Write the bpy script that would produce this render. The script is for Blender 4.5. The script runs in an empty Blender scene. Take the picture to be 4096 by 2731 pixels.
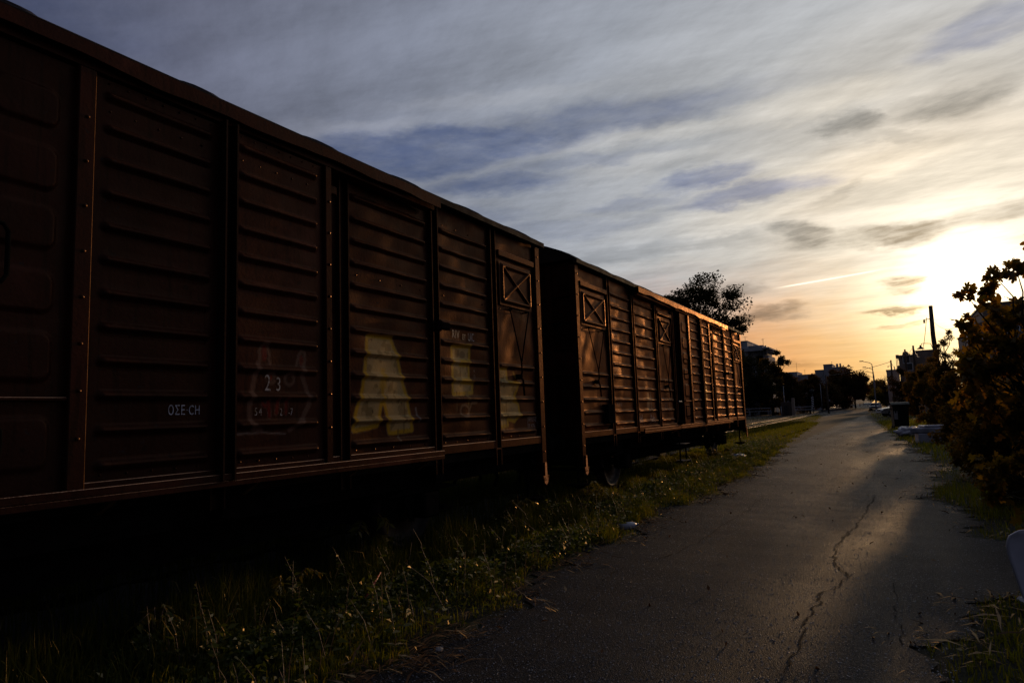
import bpy, math, random
import numpy as np
from mathutils import Vector, Matrix
R = math.radians
sc = bpy.context.scene
COL = sc.collection

# ------------------------------------------------------------------ camera
CAM_H = 1.5
F_PX, W_PX, H_PX = 2741.96, 4096.0, 2731.0          # lens in photograph pixels
YAW, PIT, ROL = R(29.0337), R(6.1078), R(-1.9855)
cf = Vector((-math.sin(YAW)*math.cos(PIT), math.cos(YAW)*math.cos(PIT), math.sin(PIT)))
cr0 = Vector((math.cos(YAW), math.sin(YAW), 0)); cu0 = cr0.cross(cf)
cr = cr0*math.cos(ROL) + cu0*math.sin(ROL); cu = -cr0*math.sin(ROL) + cu0*math.cos(ROL)
cam = bpy.data.cameras.new('camera'); cam_o = bpy.data.objects.new('camera', cam); COL.objects.link(cam_o)
cam.sensor_width = 36.0; cam.lens = 36.0*F_PX/W_PX; cam.clip_start = 0.05; cam.clip_end = 6000
m3 = Matrix((cr, cu, -cf)).transposed(); cam_o.matrix_world = Matrix.Translation((0, 0, CAM_H)) @ m3.to_4x4()
sc.camera = cam_o
def ray(px, py):
    return cf*F_PX + cr*(px-2048) + cu*(1365.5-py)
def at(px, py, Y):                                   # the point that far down the road on that line of sight
    d = ray(px, py); return Vector((0, 0, CAM_H)) + d*(Y/d.y)
def onground(px, py, z=0.0):
    d = ray(px, py); return Vector((0, 0, CAM_H)) + d*((z-CAM_H)/d.z)

# ------------------------------------------------------------------ sky and sun
SUN_AZ, SUN_EL = 4.9, 7.4
w = bpy.data.worlds.new('World'); sc.world = w; w.use_nodes = True
nt = w.node_tree; nt.nodes.clear()
class NT:
    def __init__(s, nt): s.nt = nt
    def n(s, t, **k):
        x = s.nt.nodes.new(t)
        for a, v in k.items(): setattr(x, a, v)
        return x
    def put(s, sock, v):
        if hasattr(v, 'is_output'): s.nt.links.new(v, sock)
        else: sock.default_value = v
    def m(s, op, a, b=0.0, c=0.0, clamp=False):
        x = s.n('ShaderNodeMath', operation=op, use_clamp=clamp)
        s.put(x.inputs[0], a); s.put(x.inputs[1], b); s.put(x.inputs[2], c); return x.outputs[0]
    def sstep(s, v, a, b):
        x = s.n('ShaderNodeMapRange', interpolation_type='SMOOTHSTEP')
        s.put(x.inputs['Value'], v); x.inputs['From Min'].default_value = a; x.inputs['From Max'].default_value = b
        return x.outputs['Result']
    def lin(s, v, a, b, c=0.0, d=1.0):
        x = s.n('ShaderNodeMapRange'); s.put(x.inputs['Value'], v)
        for q, val in zip(('From Min', 'From Max', 'To Min', 'To Max'), (a, b, c, d)): x.inputs[q].default_value = val
        return x.outputs['Result']
    def comb(s, a, b, c=0.0):
        x = s.n('ShaderNodeCombineXYZ'); s.put(x.inputs[0], a); s.put(x.inputs[1], b); s.put(x.inputs[2], c); return x.outputs[0]
    def noise(s, vec, scale, detail=4.0, rough=0.55, dist=0.0, out='Fac'):
        x = s.n('ShaderNodeTexNoise'); 
        if vec is not None: s.put(x.inputs['Vector'], vec)
        x.inputs['Scale'].default_value = scale; x.inputs['Detail'].default_value = detail
        x.inputs['Roughness'].default_value = rough; x.inputs['Distortion'].default_value = dist; return x.outputs[out]
    def ramp(s, v, stops):
        x = s.n('ShaderNodeValToRGB'); s.put(x.inputs[0], v); e = x.color_ramp.elements
        while len(e) < len(stops): e.new(0.5)
        for el, (p, c) in zip(e, stops): el.position = p; el.color = (*c, 1) if len(c) == 3 else c
        return x.outputs[0]
    def mix(s, f, a, b, mode='MIX'):
        x = s.n('ShaderNodeMix', data_type='RGBA', blend_type=mode, clamp_factor=True)
        s.put(x.inputs['Factor'], f)
        for q, v in ((6, a), (7, b)):
            if isinstance(v, tuple) and len(v) == 3: v = (*v, 1)
            s.put(x.inputs[q], v)
        return x.outputs[2]
g = NT(nt)
tc = g.n('ShaderNodeTexCoord'); sep = g.n('ShaderNodeSeparateXYZ'); nt.links.new(tc.outputs['Generated'], sep.inputs[0])
dx, dy, dz = sep.outputs
az = g.m('MULTIPLY', g.m('ARCTAN2', dx, dy), 57.29578); el = g.m('MULTIPLY', g.m('ARCSINE', dz), 57.29578)
sd = Vector((math.sin(R(SUN_AZ))*math.cos(R(SUN_EL)), math.cos(R(SUN_AZ))*math.cos(R(SUN_EL)), math.sin(R(SUN_EL))))
dot = g.n('ShaderNodeVectorMath', operation='DOT_PRODUCT'); nt.links.new(tc.outputs['Generated'], dot.inputs[0]); dot.inputs[1].default_value = sd
th = g.m('MULTIPLY', g.m('ARCCOSINE', dot.outputs['Value']), 57.29578)
# wisps bend the cloud edges
v2 = g.comb(g.m('MULTIPLY', az, 0.055), g.m('MULTIPLY', el, 0.16))
nA = g.noise(v2, 2.2, 6, 0.6); nB = g.noise(g.comb(g.m('MULTIPLY', az, 0.06), g.m('MULTIPLY', el, 0.17), 7.3), 2.4, 6, 0.6)
azw = g.m('ADD', az, g.m('MULTIPLY', g.m('SUBTRACT', nA, 0.5), 9.0)); elw = g.m('ADD', el, g.m('MULTIPLY', g.m('SUBTRACT', nB, 0.5), 3.2))
def blob(a, e, ra, re, tilt=0.0, p=1.0, soft=(1.2, 0.35)):
    """soft elongated cloud patch centred on a compass bearing and a height, degrees"""
    da = g.m('SUBTRACT', azw, a); de = g.m('SUBTRACT', elw, e); c, s_ = math.cos(R(tilt)), math.sin(R(tilt))
    x = g.m('ADD', g.m('MULTIPLY', da, c/ra), g.m('MULTIPLY', de, s_/ra))
    y = g.m('SUBTRACT', g.m('MULTIPLY', de, c/re), g.m('MULTIPLY', da, s_/re))
    r = g.m('SQRT', g.m('ADD', g.m('MULTIPLY', x, x), g.m('MULTIPLY', y, y)))
    return g.m('MULTIPLY', g.sstep(r, soft[0], soft[1]), p)
def many(bl):
    o = None
    for b in bl: o = blob(*b) if o is None else g.m('MAXIMUM', o, blob(*b))
    return o
T = lambda stops: [(t/180.0, c) for t, c in stops]
thn = g.m('DIVIDE', th, 180.0)
cool = g.ramp(thn, T([(0, (4.0, 3.5, 2.6)), (3, (2.0, 1.7, 1.3)), (5, (1.22, 1.08, .86)), (8, (.93, .82, .65)), (11.5, (.79, .695, .565)), (15, (.645, .605, .54)), (22, (.44, .45, .462)), (32, (.305, .328, .375)), (45, (.205, .226, .288)), (60, (.128, .14, .200)), (78, (.082, .092, .155)), (120, (.045, .05, .075)), (180, (.03, .033, .05))]))
warm = g.ramp(thn, T([(0, (3.6, 2.7, 1.3)), (4, (1.6, 1.15, .55)), (8, (1.0, .60, .22)), (12, (.90, .45, .15)), (18, (.80, .345, .115)), (26, (.56, .26, .12)), (40, (.27, .17, .13)), (60, (.13, .10, .11)), (90, (.06, .055, .07)), (180, (.03, .03, .04))]))
wf = g.sstep(g.m('ADD', el, g.m('MULTIPLY', g.m('SUBTRACT', nB, .5), 5.0)), 12.5, 2.0)
base = g.mix(wf, cool, warm)
# fine streaks over everything
zz = g.m('MAXIMUM', g.m('ADD', dz, .04), .05); cx_ = g.m('DIVIDE', dx, zz); cy_ = g.m('DIVIDE', dy, zz); c12, s12 = math.cos(R(13)), math.sin(R(13))
al = g.m('ADD', g.m('MULTIPLY', cx_, c12), g.m('MULTIPLY', cy_, s12)); ac = g.m('SUBTRACT', g.m('MULTIPLY', cy_, c12), g.m('MULTIPLY', cx_, s12))
st1 = g.noise(g.comb(g.m('MULTIPLY', al, .55), g.m('MULTIPLY', ac, 1.7), 1.0), 1.5, 9, .62, 0.0)
def plane(deg): c_, s_ = math.cos(R(deg)), math.sin(R(deg)); return g.m('ADD', g.m('MULTIPLY', cx_, c_), g.m('MULTIPLY', cy_, s_)), g.m('SUBTRACT', g.m('MULTIPLY', cy_, c_), g.m('MULTIPLY', cx_, s_))
al3, ac3 = plane(-38); al4, ac4 = plane(-12)
st3 = g.noise(g.comb(g.m('MULTIPLY', al3, 1.1), g.m('MULTIPLY', ac3, 3.0), 4.0), 1.8, 9, .68, 0.0)
st2 = g.noise(g.comb(g.m('MULTIPLY', az, 0.16), g.m('MULTIPLY', el, 0.55), 5.0), 1.6, 6, 0.6)
st4 = g.noise(g.comb(g.m('MULTIPLY', al4, 1.5), g.m('MULTIPLY', ac4, 4.5), 9.0), 2.0, 10, .72, 0.0)
fine = g.m('ADD', g.lin(g.sstep(st1, .32, .68), 0, 1, .86, 1.16), g.m('ADD', g.lin(st3, 0.3, 0.7, -0.12, 0.12), g.lin(st4, .3, .7, -.08, .08)))
fine = g.m('ADD', 1.0, g.m('MULTIPLY', g.m('SUBTRACT', fine, 1.0), g.lin(g.sstep(el, 3.0, 15.0), 0, 1, .35, 1.05)))
base = g.mix(1.0, base, g.comb(fine, fine, fine), 'MULTIPLY')
# clear sky in the gaps
nish = g.n('ShaderNodeTexSky', sky_type='NISHITA', sun_disc=False, sun_elevation=R(SUN_EL), sun_rotation=R(SUN_AZ), air_density=1.2, dust_density=1.5, ozone_density=3.0)
gap = many([(-36, 21.5, 18, 1.9, 5, .95, (1.12, .55)), (-20, 23.6, 14, 1.5, 3, .7), (-46, 21.0, 9, 1.6, 12, .9), (-30, 19.0, 6, 1.1, 0, .95), (-12.4, 18.1, 4.4, .8, 2, .95), (-9.5, 16.7, 7, .95, 4, 1.0), (-18, 17.0, 5, .7, 4, .5), (-22, 20.2, 8, .6, 3, .4),
            (8.0, 24.3, 5.5, 1.4, 4, .7), (-70, 28, 14, 6, 0, .55), (-24, 15.2, 9, .9, 3, .35), (-33, 16.0, 6, 1.0, 4, .4), (-45, 17.5, 9, 1.6, 0, .4)])
gapn = g.m('MULTIPLY', gap, g.lin(st2, 0.25, 0.65, 0.55, 1.1), clamp=True)
sky_clear = g.mix(1.0, nish.outputs[0], (.07, .07, .085), 'MULTIPLY')
blue = g.mix(1.0, base, (.44, .49, .69), 'MULTIPLY')
blue = g.mix(.22, blue, sky_clear)
base = g.mix(gapn, base, blue)
# bright sunlit streaks
br = many([(-20, 21.9, 15, .9, 3, .8), (-4, 22.6, 9, 1.4, 2, .6), (-42, 23.4, 8, .9, 5, .5), (-30, 25.6, 12, .9, 3, .35), (-12, 14.8, 10, 1.2, 3, .45), (-2, 17.5, 8, 1.6, 0, .5), (-20, 11.5, 9, .8, 3, .35), (-18, 19.7, 6, .9, 4, .4)])
base = g.mix(g.m('MULTIPLY', br, 1.0, clamp=True), base, g.mix(1.0, base, (1.42, 1.36, 1.26), 'MULTIPLY'))
# grey-brown low clouds in front of the light
dk = many([(-1.2, 20.5, 2.6, 1.0, -8, 1.0), (5.5, 20.4, 5.0, 1.3, 0, .8), (2, 19.0, 3, .5, -10, .4), (-5.4, 13.0, 3.4, 1.15, -6, 1.0), (.8, 12.1, 5.0, 1.0, -4, .95), (-11, 13.2, 5, .7, 0, .5), (6.8, 12.3, 5, 1.1, 2, .7), (1.6, 8.4, 2.1, .75, 0, .95), (-7.8, 7.0, 2.9, .68, 8, 1.0),
           (-10.2, 9.2, 2.4, .75, 4, .85), (.2, 6.65, 2.6, .34, 0, .95), (.6, 5.65, 1.6, .25, 0, .6), (-20, 12.8, 8, .7, 2, .35), (-7, 3.2, 3.0, .5, 0, .4), (-13, 4.8, 4, .35, 2, .35), (-3, 16.0, 2, .5, 25, .35)])
dkc = g.mix(g.sstep(th, 5, 14), (.36, .33, .29), (.44, .45, .46))
dk = g.m('MULTIPLY', dk, g.m('ADD', g.lin(st3, .35, .62, .35, 1.0), g.lin(st2, .35, .65, -.1, .3)), clamp=True); base = g.mix(dk, base, g.mix(1.0, base, dkc, 'MULTIPLY'))
# vapour trail
t_ = g.m('DIVIDE', g.m('ADD', az, 7.9), 8.2); on = g.m('MULTIPLY', g.sstep(t_, -.02, .25), g.sstep(t_, 1.05, .8))
dist = g.m('ABSOLUTE', g.m('SUBTRACT', el, g.m('ADD', 9.1, g.m('MULTIPLY', t_, .62))))
trail = g.m('MULTIPLY', on, g.sstep(dist, .085, .03)); base = g.mix(g.m('MULTIPLY', trail, .9), base, (1.5, 1.3, 1.0))
below = g.sstep(el, 0.2, -1.5); base = g.mix(below, base, (.02, .018, .016))
bg = g.n('ShaderNodeBackground'); nt.links.new(base, bg.inputs['Color']); bg.inputs['Strength'].default_value = 1.0
out = g.n('ShaderNodeOutputWorld'); nt.links.new(bg.outputs[0], out.inputs['Surface'])
sun = bpy.data.lights.new('sun', 'SUN'); sun.energy = 0.95; sun.angle = R(1.4); sun.color = (1.0, .58, .26)
sun_o = bpy.data.objects.new('sun', sun); COL.objects.link(sun_o)
sun_o.rotation_euler = (-sd).to_track_quat('-Z', 'Y').to_euler()
sc.view_settings.view_transform = 'Standard'; sc.view_settings.look = 'None'
sc.view_settings.exposure = 0.0; sc.view_settings.gamma = 1.0
sc.cycles.max_bounces = 6; sc.cycles.transparent_max_bounces = 8; sc.cycles.sample_clamp_indirect = 4.0

# ------------------------------------------------------------------ helpers
rng = np.random.default_rng(11)
def tag(o, label=None, cat=None, group=None, kind=None):
    if label: o['label'] = label
    if cat: o['category'] = cat
    if group: o['group'] = group
    if kind: o['kind'] = kind
    return o
def link(name, me, parent=None, loc=None):
    o = bpy.data.objects.new(name, me); COL.objects.link(o)
    if parent: o.parent = parent
    if loc is not None: o.location = loc
    return o
def thing(name, label, cat, loc=(0, 0, 0), rz=0.0, group=None):
    o = bpy.data.objects.new(name, None); COL.objects.link(o); o.location = loc; o.rotation_euler = (0, 0, rz)
    o.empty_display_size = .2
    return tag(o, label, cat, group)
def npmesh(name, V, F, mat, smooth=False):
    """V (n,3), F list of index arrays (k,4)/(k,3)/(k,m) -> mesh data"""
    me = bpy.data.meshes.new(name); V = np.asarray(V, np.float32)
    if not isinstance(F, list): F = [F]
    F = [np.asarray(f, np.int32) for f in F if len(f)]
    loops = np.concatenate([f.ravel() for f in F]); tot = np.concatenate([np.full(len(f), f.shape[1], np.int32) for f in F])
    me.vertices.add(len(V)); me.vertices.foreach_set('co', V.ravel())
    me.loops.add(len(loops)); me.loops.foreach_set('vertex_index', loops)
    me.polygons.add(len(tot)); st = np.zeros(len(tot), np.int32); st[1:] = np.cumsum(tot)[:-1]
    me.polygons.foreach_set('loop_start', st); me.polygons.foreach_set('loop_total', tot)
    if smooth: me.polygons.foreach_set('use_smooth', np.ones(len(tot), bool))
    me.update(calc_edges=True); me.materials.append(mat); return me
class MB:
    """collects simple shapes into one mesh"""
    def __init__(s): s.V = []; s.F = []; s.S = []
    def add(s, V, F, smooth=False):
        b = len(s.V); s.V += [tuple(v) for v in V]; s.F += [tuple(i+b for i in f) for f in F]; s.S += [smooth]*len(F); return s
    def box(s, x0, x1, y0, y1, z0, z1, M=None):
        V = [(x, y, z) for x in (x0, x1) for y in (y0, y1) for z in (z0, z1)]
        if M: V = [M @ Vector(v) for v in V]
        return s.add(V, [(0, 1, 3, 2), (4, 6, 7, 5), (0, 4, 5, 1), (2, 3, 7, 6), (0, 2, 6, 4), (1, 5, 7, 3)])
    def bbox(s, x0, x1, y0, y1, z0, z1, b=.01, M=None):
        """box with bevelled edges"""
        V = []; 
        for sx in (0, 1):
            for sy in (0, 1):
                for sz in (0, 1):
                    X = (x0, x1)[sx]; Y = (y0, y1)[sy]; Z = (z0, z1)[sz]; ix = b*(1-2*sx); iy = b*(1-2*sy); iz = b*(1-2*sz)
                    V += [(X, Y+iy, Z+iz), (X+ix, Y, Z+iz), (X+ix, Y+iy, Z)]
        if M: V = [M @ Vector(v) for v in V]
        i = lambda sx, sy, sz, k: (sx*4+sy*2+sz)*3+k
        F = []
        for sx in (0, 1): q = [i(sx, 0, 0, 0), i(sx, 1, 0, 0), i(sx, 1, 1, 0), i(sx, 0, 1, 0)]; F.append(q if sx else q[::-1])
        for sy in (0, 1): q = [i(0, sy, 0, 1), i(1, sy, 0, 1), i(1, sy, 1, 1), i(0, sy, 1, 1)]; F.append(q[::-1] if sy else q)
        for sz in (0, 1): q = [i(0, 0, sz, 2), i(1, 0, sz, 2), i(1, 1, sz, 2), i(0, 1, sz, 2)]; F.append(q if sz else q[::-1])
        for sx in (0, 1):
            for sy in (0, 1):
                for sz in (0, 1): F.append([i(sx, sy, sz, 0), i(sx, sy, sz, 1), i(sx, sy, sz, 2)])
        for a in (0, 1):
            for c in (0, 1):
                F.append([i(a, c, 0, 0), i(a, c, 0, 1), i(a, c, 1, 1), i(a, c, 1, 0)])
                F.append([i(a, 0, c, 0), i(a, 0, c, 2), i(a, 1, c, 2), i(a, 1, c, 0)])
                F.append([i(0, a, c, 1), i(0, a, c, 2), i(1, a, c, 2), i(1, a, c, 1)])
        return s.add(V, F)
    def tube(s, P, r, n=8, cap=True, smooth=True):
        P = [Vector(p) for p in P]; rs = r if isinstance(r, (list, tuple)) else [r]*len(P)
        V = []; F = []; up = None
        for k, p in enumerate(P):
            d = (P[min(k+1, len(P)-1)] - P[max(k-1, 0)]).normalized()
            if up is None: up = d.orthogonal().normalized()
            a = (up - d*up.dot(d)); a = a.normalized() if a.length > 1e-6 else d.orthogonal().normalized(); up = a
            b = d.cross(a)
            for j in range(n):
                t = 2*math.pi*j/n; V.append(p + (a*math.cos(t) + b*math.sin(t))*rs[k])
        for k in range(len(P)-1):
            for j in range(n):
                F.append((k*n+j, k*n+(j+1) % n, (k+1)*n+(j+1) % n, (k+1)*n+j))
        s.add(V, F, smooth)
        if cap:
            b = len(s.V)-len(V)
            s.F += [tuple(b+j for j in range(n))[::-1], tuple(b+(len(P)-1)*n+j for j in range(n))]; s.S += [False, False]
        return s
    def lathe(s, prof, axis='x', c=(0, 0, 0), n=24):
        """prof: (along, radius)"""
        V = []; F = []
        for a, r in prof:
            for j in range(n):
                t = 2*math.pi*j/n; p = (a, r*math.cos(t), r*math.sin(t))
                p = p if axis == 'x' else ((p[1], p[0], p[2]) if axis == 'y' else (p[1], p[2], p[0]))
                V.append((p[0]+c[0], p[1]+c[1], p[2]+c[2]))
        for k in range(len(prof)-1):
            for j in range(n): F.append((k*n+j, k*n+(j+1) % n, (k+1)*n+(j+1) % n, (k+1)*n+j))
        F += [tuple(range(n))[::-1], tuple((len(prof)-1)*n+j for j in range(n))]
        return s.add(V, F, True)
    def prism(s, poly, y0, y1, plane='xz'):
        """outline extruded"""
        f = {'xz': lambda a, b, t: (a, t, b), 'yz': lambda a, b, t: (t, a, b), 'xy': lambda a, b, t: (a, b, t)}[plane]
        n = len(poly); V = [f(a, b, y0) for a, b in poly] + [f(a, b, y1) for a, b in poly]
        F = [tuple(range(n))[::-1], tuple(range(n, 2*n))] + [(j, (j+1) % n, n+(j+1) % n, n+j) for j in range(n)]
        return s.add(V, F)
    def mesh(s, name, mat):
        me = bpy.data.meshes.new(name); me.from_pydata(s.V, [], s.F); me.polygons.foreach_set('use_smooth', s.S); me.materials.append(mat); me.update(); return me
    def obj(s, name, mat, parent=None, loc=None): return link(name, s.mesh(name, mat), parent, loc)

# ------------------------------------------------------------------ materials
def mat(name, col=(.1, .1, .1), rough=.6, metal=0.0, var=.25, scale=6.0, bump=0.0, bscale=60.0, spec=.5, col2=None, tile='Object'):
    m = bpy.data.materials.new(name); m.use_nodes = True; t = NT(m.node_tree); p = m.node_tree.nodes['Principled BSDF']
    c = t.n('ShaderNodeTexCoord').outputs[tile]
    n1 = t.noise(c, scale, 5, .6)
    c2 = col2 if col2 else tuple(x*(1-var) for x in col); c1 = col if col2 else tuple(min(1, x*(1+var)) for x in col)
    t.put(p.inputs['Base Color'], t.mix(t.sstep(n1, .35, .65), c2, c1))
    p.inputs['Metallic'].default_value = metal; p.inputs['Specular IOR Level'].default_value = spec
    t.put(p.inputs['Roughness'], t.lin(t.noise(c, scale*2.3, 3), .3, .7, max(0.03, rough-.1), min(1, rough+.1)))
    if bump:
        b = t.n('ShaderNodeBump'); b.inputs['Strength'].default_value = bump; b.inputs['Distance'].default_value = .01
        t.put(b.inputs['Height'], t.noise(c, bscale, 4)); t.nt.links.new(b.outputs[0], p.inputs['Normal'])
    return m
def paint_mat(name, c_hi, c_lo, rough=.42):
    """old wagon paint: blotched, streaked with rust, and whatever is sprayed on it (attribute 'paint')"""
    m = bpy.data.materials.new(name); m.use_nodes = True; t = NT(m.node_tree); p = m.node_tree.nodes['Principled BSDF']
    c = t.n('ShaderNodeTexCoord').outputs['Object']
    n1 = t.noise(c, 1.7, 6, .62); mp = t.n('ShaderNodeMapping'); t.nt.links.new(c, mp.inputs[0]); mp.inputs['Scale'].default_value = (1, 9, .7)
    n2 = t.noise(mp.outputs[0], 2.2, 5, .6); n3 = t.noise(c, 26, 4, .6); n4 = t.noise(c, 7.5, 5, .65)
    col = t.mix(t.sstep(n1, .3, .7), c_lo, c_hi)
    col = t.mix(t.m('MULTIPLY', t.sstep(n2, 0.50, .68), .8), col, tuple(x*.45 for x in c_lo))        # run-down streaks
    col = t.mix(t.m('MULTIPLY', t.sstep(t.noise(c, 1.1, 6, .7), .54, .70), .55), col, tuple(x*2.1+.006 for x in c_hi))
    oi = t.n('ShaderNodeObjectInfo').outputs['Random']; tone = t.lin(oi, 0, 1, .72, 1.25); col = t.mix(1.0, col, t.comb(tone, tone, tone), 'MULTIPLY')
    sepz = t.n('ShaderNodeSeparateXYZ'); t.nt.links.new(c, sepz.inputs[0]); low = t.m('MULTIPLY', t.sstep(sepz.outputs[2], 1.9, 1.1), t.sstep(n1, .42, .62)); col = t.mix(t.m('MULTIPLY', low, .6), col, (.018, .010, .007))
    pv = t.n('ShaderNodeTexVoronoi'); t.nt.links.new(c, pv.inputs['Vector']); pv.inputs['Scale'].default_value = 5.5; pit = t.m('MULTIPLY', t.sstep(pv.outputs['Distance'], .15, .07), t.sstep(n4, .42, .56)); col = t.mix(t.m('MULTIPLY', pit, .85), col, (.006, .004, .004))
    chip = t.m('MULTIPLY', t.sstep(n3, .61, .68), t.sstep(n4, .5, .60)); col = t.mix(chip, col, (.035, .026, .022))   # rust chips
    at_ = t.n('ShaderNodeAttribute', attribute_name='paint'); cov = t.n('ShaderNodeAttribute', attribute_name='cover')
    wear = t.m('MULTIPLY', cov.outputs['Fac'], t.sstep(t.noise(c, 13, 6, .7), .74, .58), clamp=True)
    col = t.mix(wear, col, at_.outputs['Color'])
    t.put(p.inputs['Base Color'], col); p.inputs['Specular IOR Level'].default_value = 0.0
    gl = t.n('ShaderNodeBsdfGlossy'); t.put(gl.inputs['Roughness'], t.m('SUBTRACT', t.lin(n4, .3, .7, rough-.12, rough+.10), t.m('MULTIPLY', wear, .08))); t.put(gl.inputs['Color'], t.mix(wear, t.mix(chip, (.98, .58, .34), (.45, .28, .2)), (1.0, .88, .55)))
    fr = t.n('ShaderNodeFresnel'); fr.inputs[0].default_value = 1.36; mx = t.n('ShaderNodeMixShader'); t.put(mx.inputs[0], t.m('MULTIPLY', fr.outputs[0], .68)); t.nt.links.new(p.outputs[0], mx.inputs[1]); t.nt.links.new(gl.outputs[0], mx.inputs[2])
    t.nt.links.new(mx.outputs[0], [n for n in t.nt.nodes if n.type == 'OUTPUT_MATERIAL'][0].inputs[0])
    b = t.n('ShaderNodeBump'); b.inputs['Strength'].default_value = .18; b.inputs['Distance'].default_value = .01
    t.put(b.inputs['Height'], t.m('ADD', t.noise(c, 40, 4), t.m('MULTIPLY', n1, 2.0))); t.nt.links.new(b.outputs[0], p.inputs['Normal']); t.nt.links.new(b.outputs[0], gl.inputs['Normal']); t.nt.links.new(b.outputs[0], fr.inputs['Normal'])
    return m
def leaf_mat(name, cols, trans=.35, rough=.45, gloss=.012, glow=(1.6, 1.35, .6)):
    m = bpy.data.materials.new(name); m.use_nodes = True; t = NT(m.node_tree); t.nt.nodes.clear()
    rnd = t.n('ShaderNodeNewGeometry').outputs['Random Per Island']
    k = len(cols); col = t.ramp(rnd, [(i/(k-1), c) for i, c in enumerate(cols)])
    d = t.n('ShaderNodeBsdfDiffuse'); tr = t.n('ShaderNodeBsdfTranslucent'); gl = t.n('ShaderNodeBsdfGlossy'); gl.inputs['Roughness'].default_value = rough
    t.nt.links.new(col, d.inputs[0]); t.put(tr.inputs[0], t.mix(1.0, col, glow, 'MULTIPLY')); gl.inputs[0].default_value = (1, .75, .42, 1)
    a = t.n('ShaderNodeMixShader'); a.inputs[0].default_value = trans; t.nt.links.new(d.outputs[0], a.inputs[1]); t.nt.links.new(tr.outputs[0], a.inputs[2])
    fr = t.n('ShaderNodeFresnel'); fr.inputs[0].default_value = 1.4
    b = t.n('ShaderNodeMixShader'); t.put(b.inputs[0], t.m('ADD', t.m('MULTIPLY', fr.outputs[0], gloss*4), gloss*.2, clamp=True)); t.nt.links.new(a.outputs[0], b.inputs[1]); t.nt.links.new(gl.outputs[0], b.inputs[2])
    o = t.n('ShaderNodeOutputMaterial'); t.nt.links.new(b.outputs[0], o.inputs[0]); return m
M = {}
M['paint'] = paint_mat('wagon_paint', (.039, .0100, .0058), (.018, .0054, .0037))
M['post'] = paint_mat('dark_post', (.016, .008, .006), (.009, .006, .005), .5)  # posts and far side frame get a darker colour than the panels
M['steel'] = mat('black_steel', (.009, .0075, .0065), .8, 0, .3, 9, .1, spec=0.0)
M['rail'] = mat('rail_steel', (.16, .13, .11), .3, 1.0, .3, 8); M['wheelrust'] = mat('wheel_rust', (.025, .016, .012), .6, 0, .3, 8, spec=.15)
M['roofm'] = mat('roof_sheet', (.030, .019, .014), .75, 0, .35, 3, .15, spec=.08)
M['white'] = mat('stencil_white', (.40, .40, .44), .5, 0, .45, 40)
M['bark'] = mat('bark', (.03, .022, .016), .9, 0, .4, 9, .4, 30, spec=.05)
M['twig'] = mat('dry_twig', (.12, .07, .045), .6, 0, .4, 20)
M['wood'] = mat('pole_wood', (.07, .048, .034), .8, 0, .35, 8, .3, 40)
M['cable'] = mat('cable', (.012, .012, .012), .5)
M['galv'] = mat('grey_metal', (.22, .23, .24), .45, .3, .2, 6)
M['concrete'] = mat('concrete', (.26, .24, .22), .8, 0, .25, 3, .2, 40)
M['render'] = mat('wall_render', (.36, .37, .40), .85, 0, .15, .4)
M['rendered'] = mat('dull_render', (.30, .23, .18), .85, 0, .2, .5)
M['glass'] = mat('dark_glass', (.02, .024, .03), .2, 0, .2, 2)
M['tyre'] = mat('tyre', (.015, .015, .015), .8)
M['carwhite'] = mat('white_car_paint', (.78, .78, .78), .30, 0, .05, 2)
M['cardark'] = mat('dark_car_paint', (.03, .03, .034), .30, 0, .1, 2)
M['carblue'] = mat('grey_blue_car_paint', (.16, .18, .22), .30, 0, .1, 2)
M['carred'] = mat('red_car_paint', (.14, .03, .02), .30, 0, .1, 2)
M['carsilver'] = mat('silver_car_paint', (.35, .35, .34), .30, .5, .1, 2)
M['bin'] = mat('bin_plastic', (.007, .012, .008), .6, 0, .2, 5, spec=.15)
M['plastic'] = mat('pale_plastic', (.34, .34, .37), .5, 0, .08, 4)
M['bag'] = mat('white_plastic_film', (.36, .36, .39), .3, 0, .1, 8)
M['bluebag'] = mat('blue_plastic_film', (.04, .07, .16), .3, 0, .2, 8)
M['board'] = mat('dumped_board', (.27, .27, .30), .6, 0, .25, 4, .3, 20)
M['red'] = mat('red_paint', (.32, .03, .02), .5)
M['orange'] = mat('cone_orange', (.30, .06, .015), .5)
M['leaf'] = leaf_mat('tree_leaves', [(.030, .034, .010), (.06, .065, .014), (.04, .045, .010), (.09, .080, .014)], .45, glow=(3.6, 2.4, .7))
M['leafwarm'] = leaf_mat('brown_green_leaves', [(.035, .032, .009), (.06, .048, .012), (.045, .040, .010), (.08, .055, .012)], .5, glow=(4.0, 2.5, .7))
M['leafdark'] = leaf_mat('dark_leaves', [(.012, .018, .008), (.024, .032, .012), (.028, .025, .010)], .2)
M['leafaut'] = leaf_mat('autumn_leaves', [(.060, .026, .010), (.090, .042, .012), (.045, .030, .012), (.050, .045, .014)], .35)
M['figleaf'] = leaf_mat('fig_leaves', [(.03, .032, .010), (.06, .052, .010), (.04, .040, .010), (.07, .05, .010), (.05, .045, .010), (.05, .045, .010), (.13, .08, .012), (.045, .04, .01)], .55, .4, glow=(4.2, 2.7, .7))
M['weed'] = leaf_mat('weed_leaves', [(.030, .050, .018), (.06, .09, .025), (.045, .065, .022), (.09, .11, .03)], .35, .36, .032, glow=(2.4, 2.0, .5))
M['grass'] = leaf_mat('grass_blades', [(.045, .060, .008), (.080, .100, .010), (.12, .13, .014), (.065, .080, .010), (.17, .14, .02)], .55, .4, .015, glow=(2.3, 1.9, .5))
M['litter'] = leaf_mat('dry_litter', [(.09, .045, .025), (.16, .085, .045), (.06, .03, .018), (.13, .08, .045)], .15, .4, .03)
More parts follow.
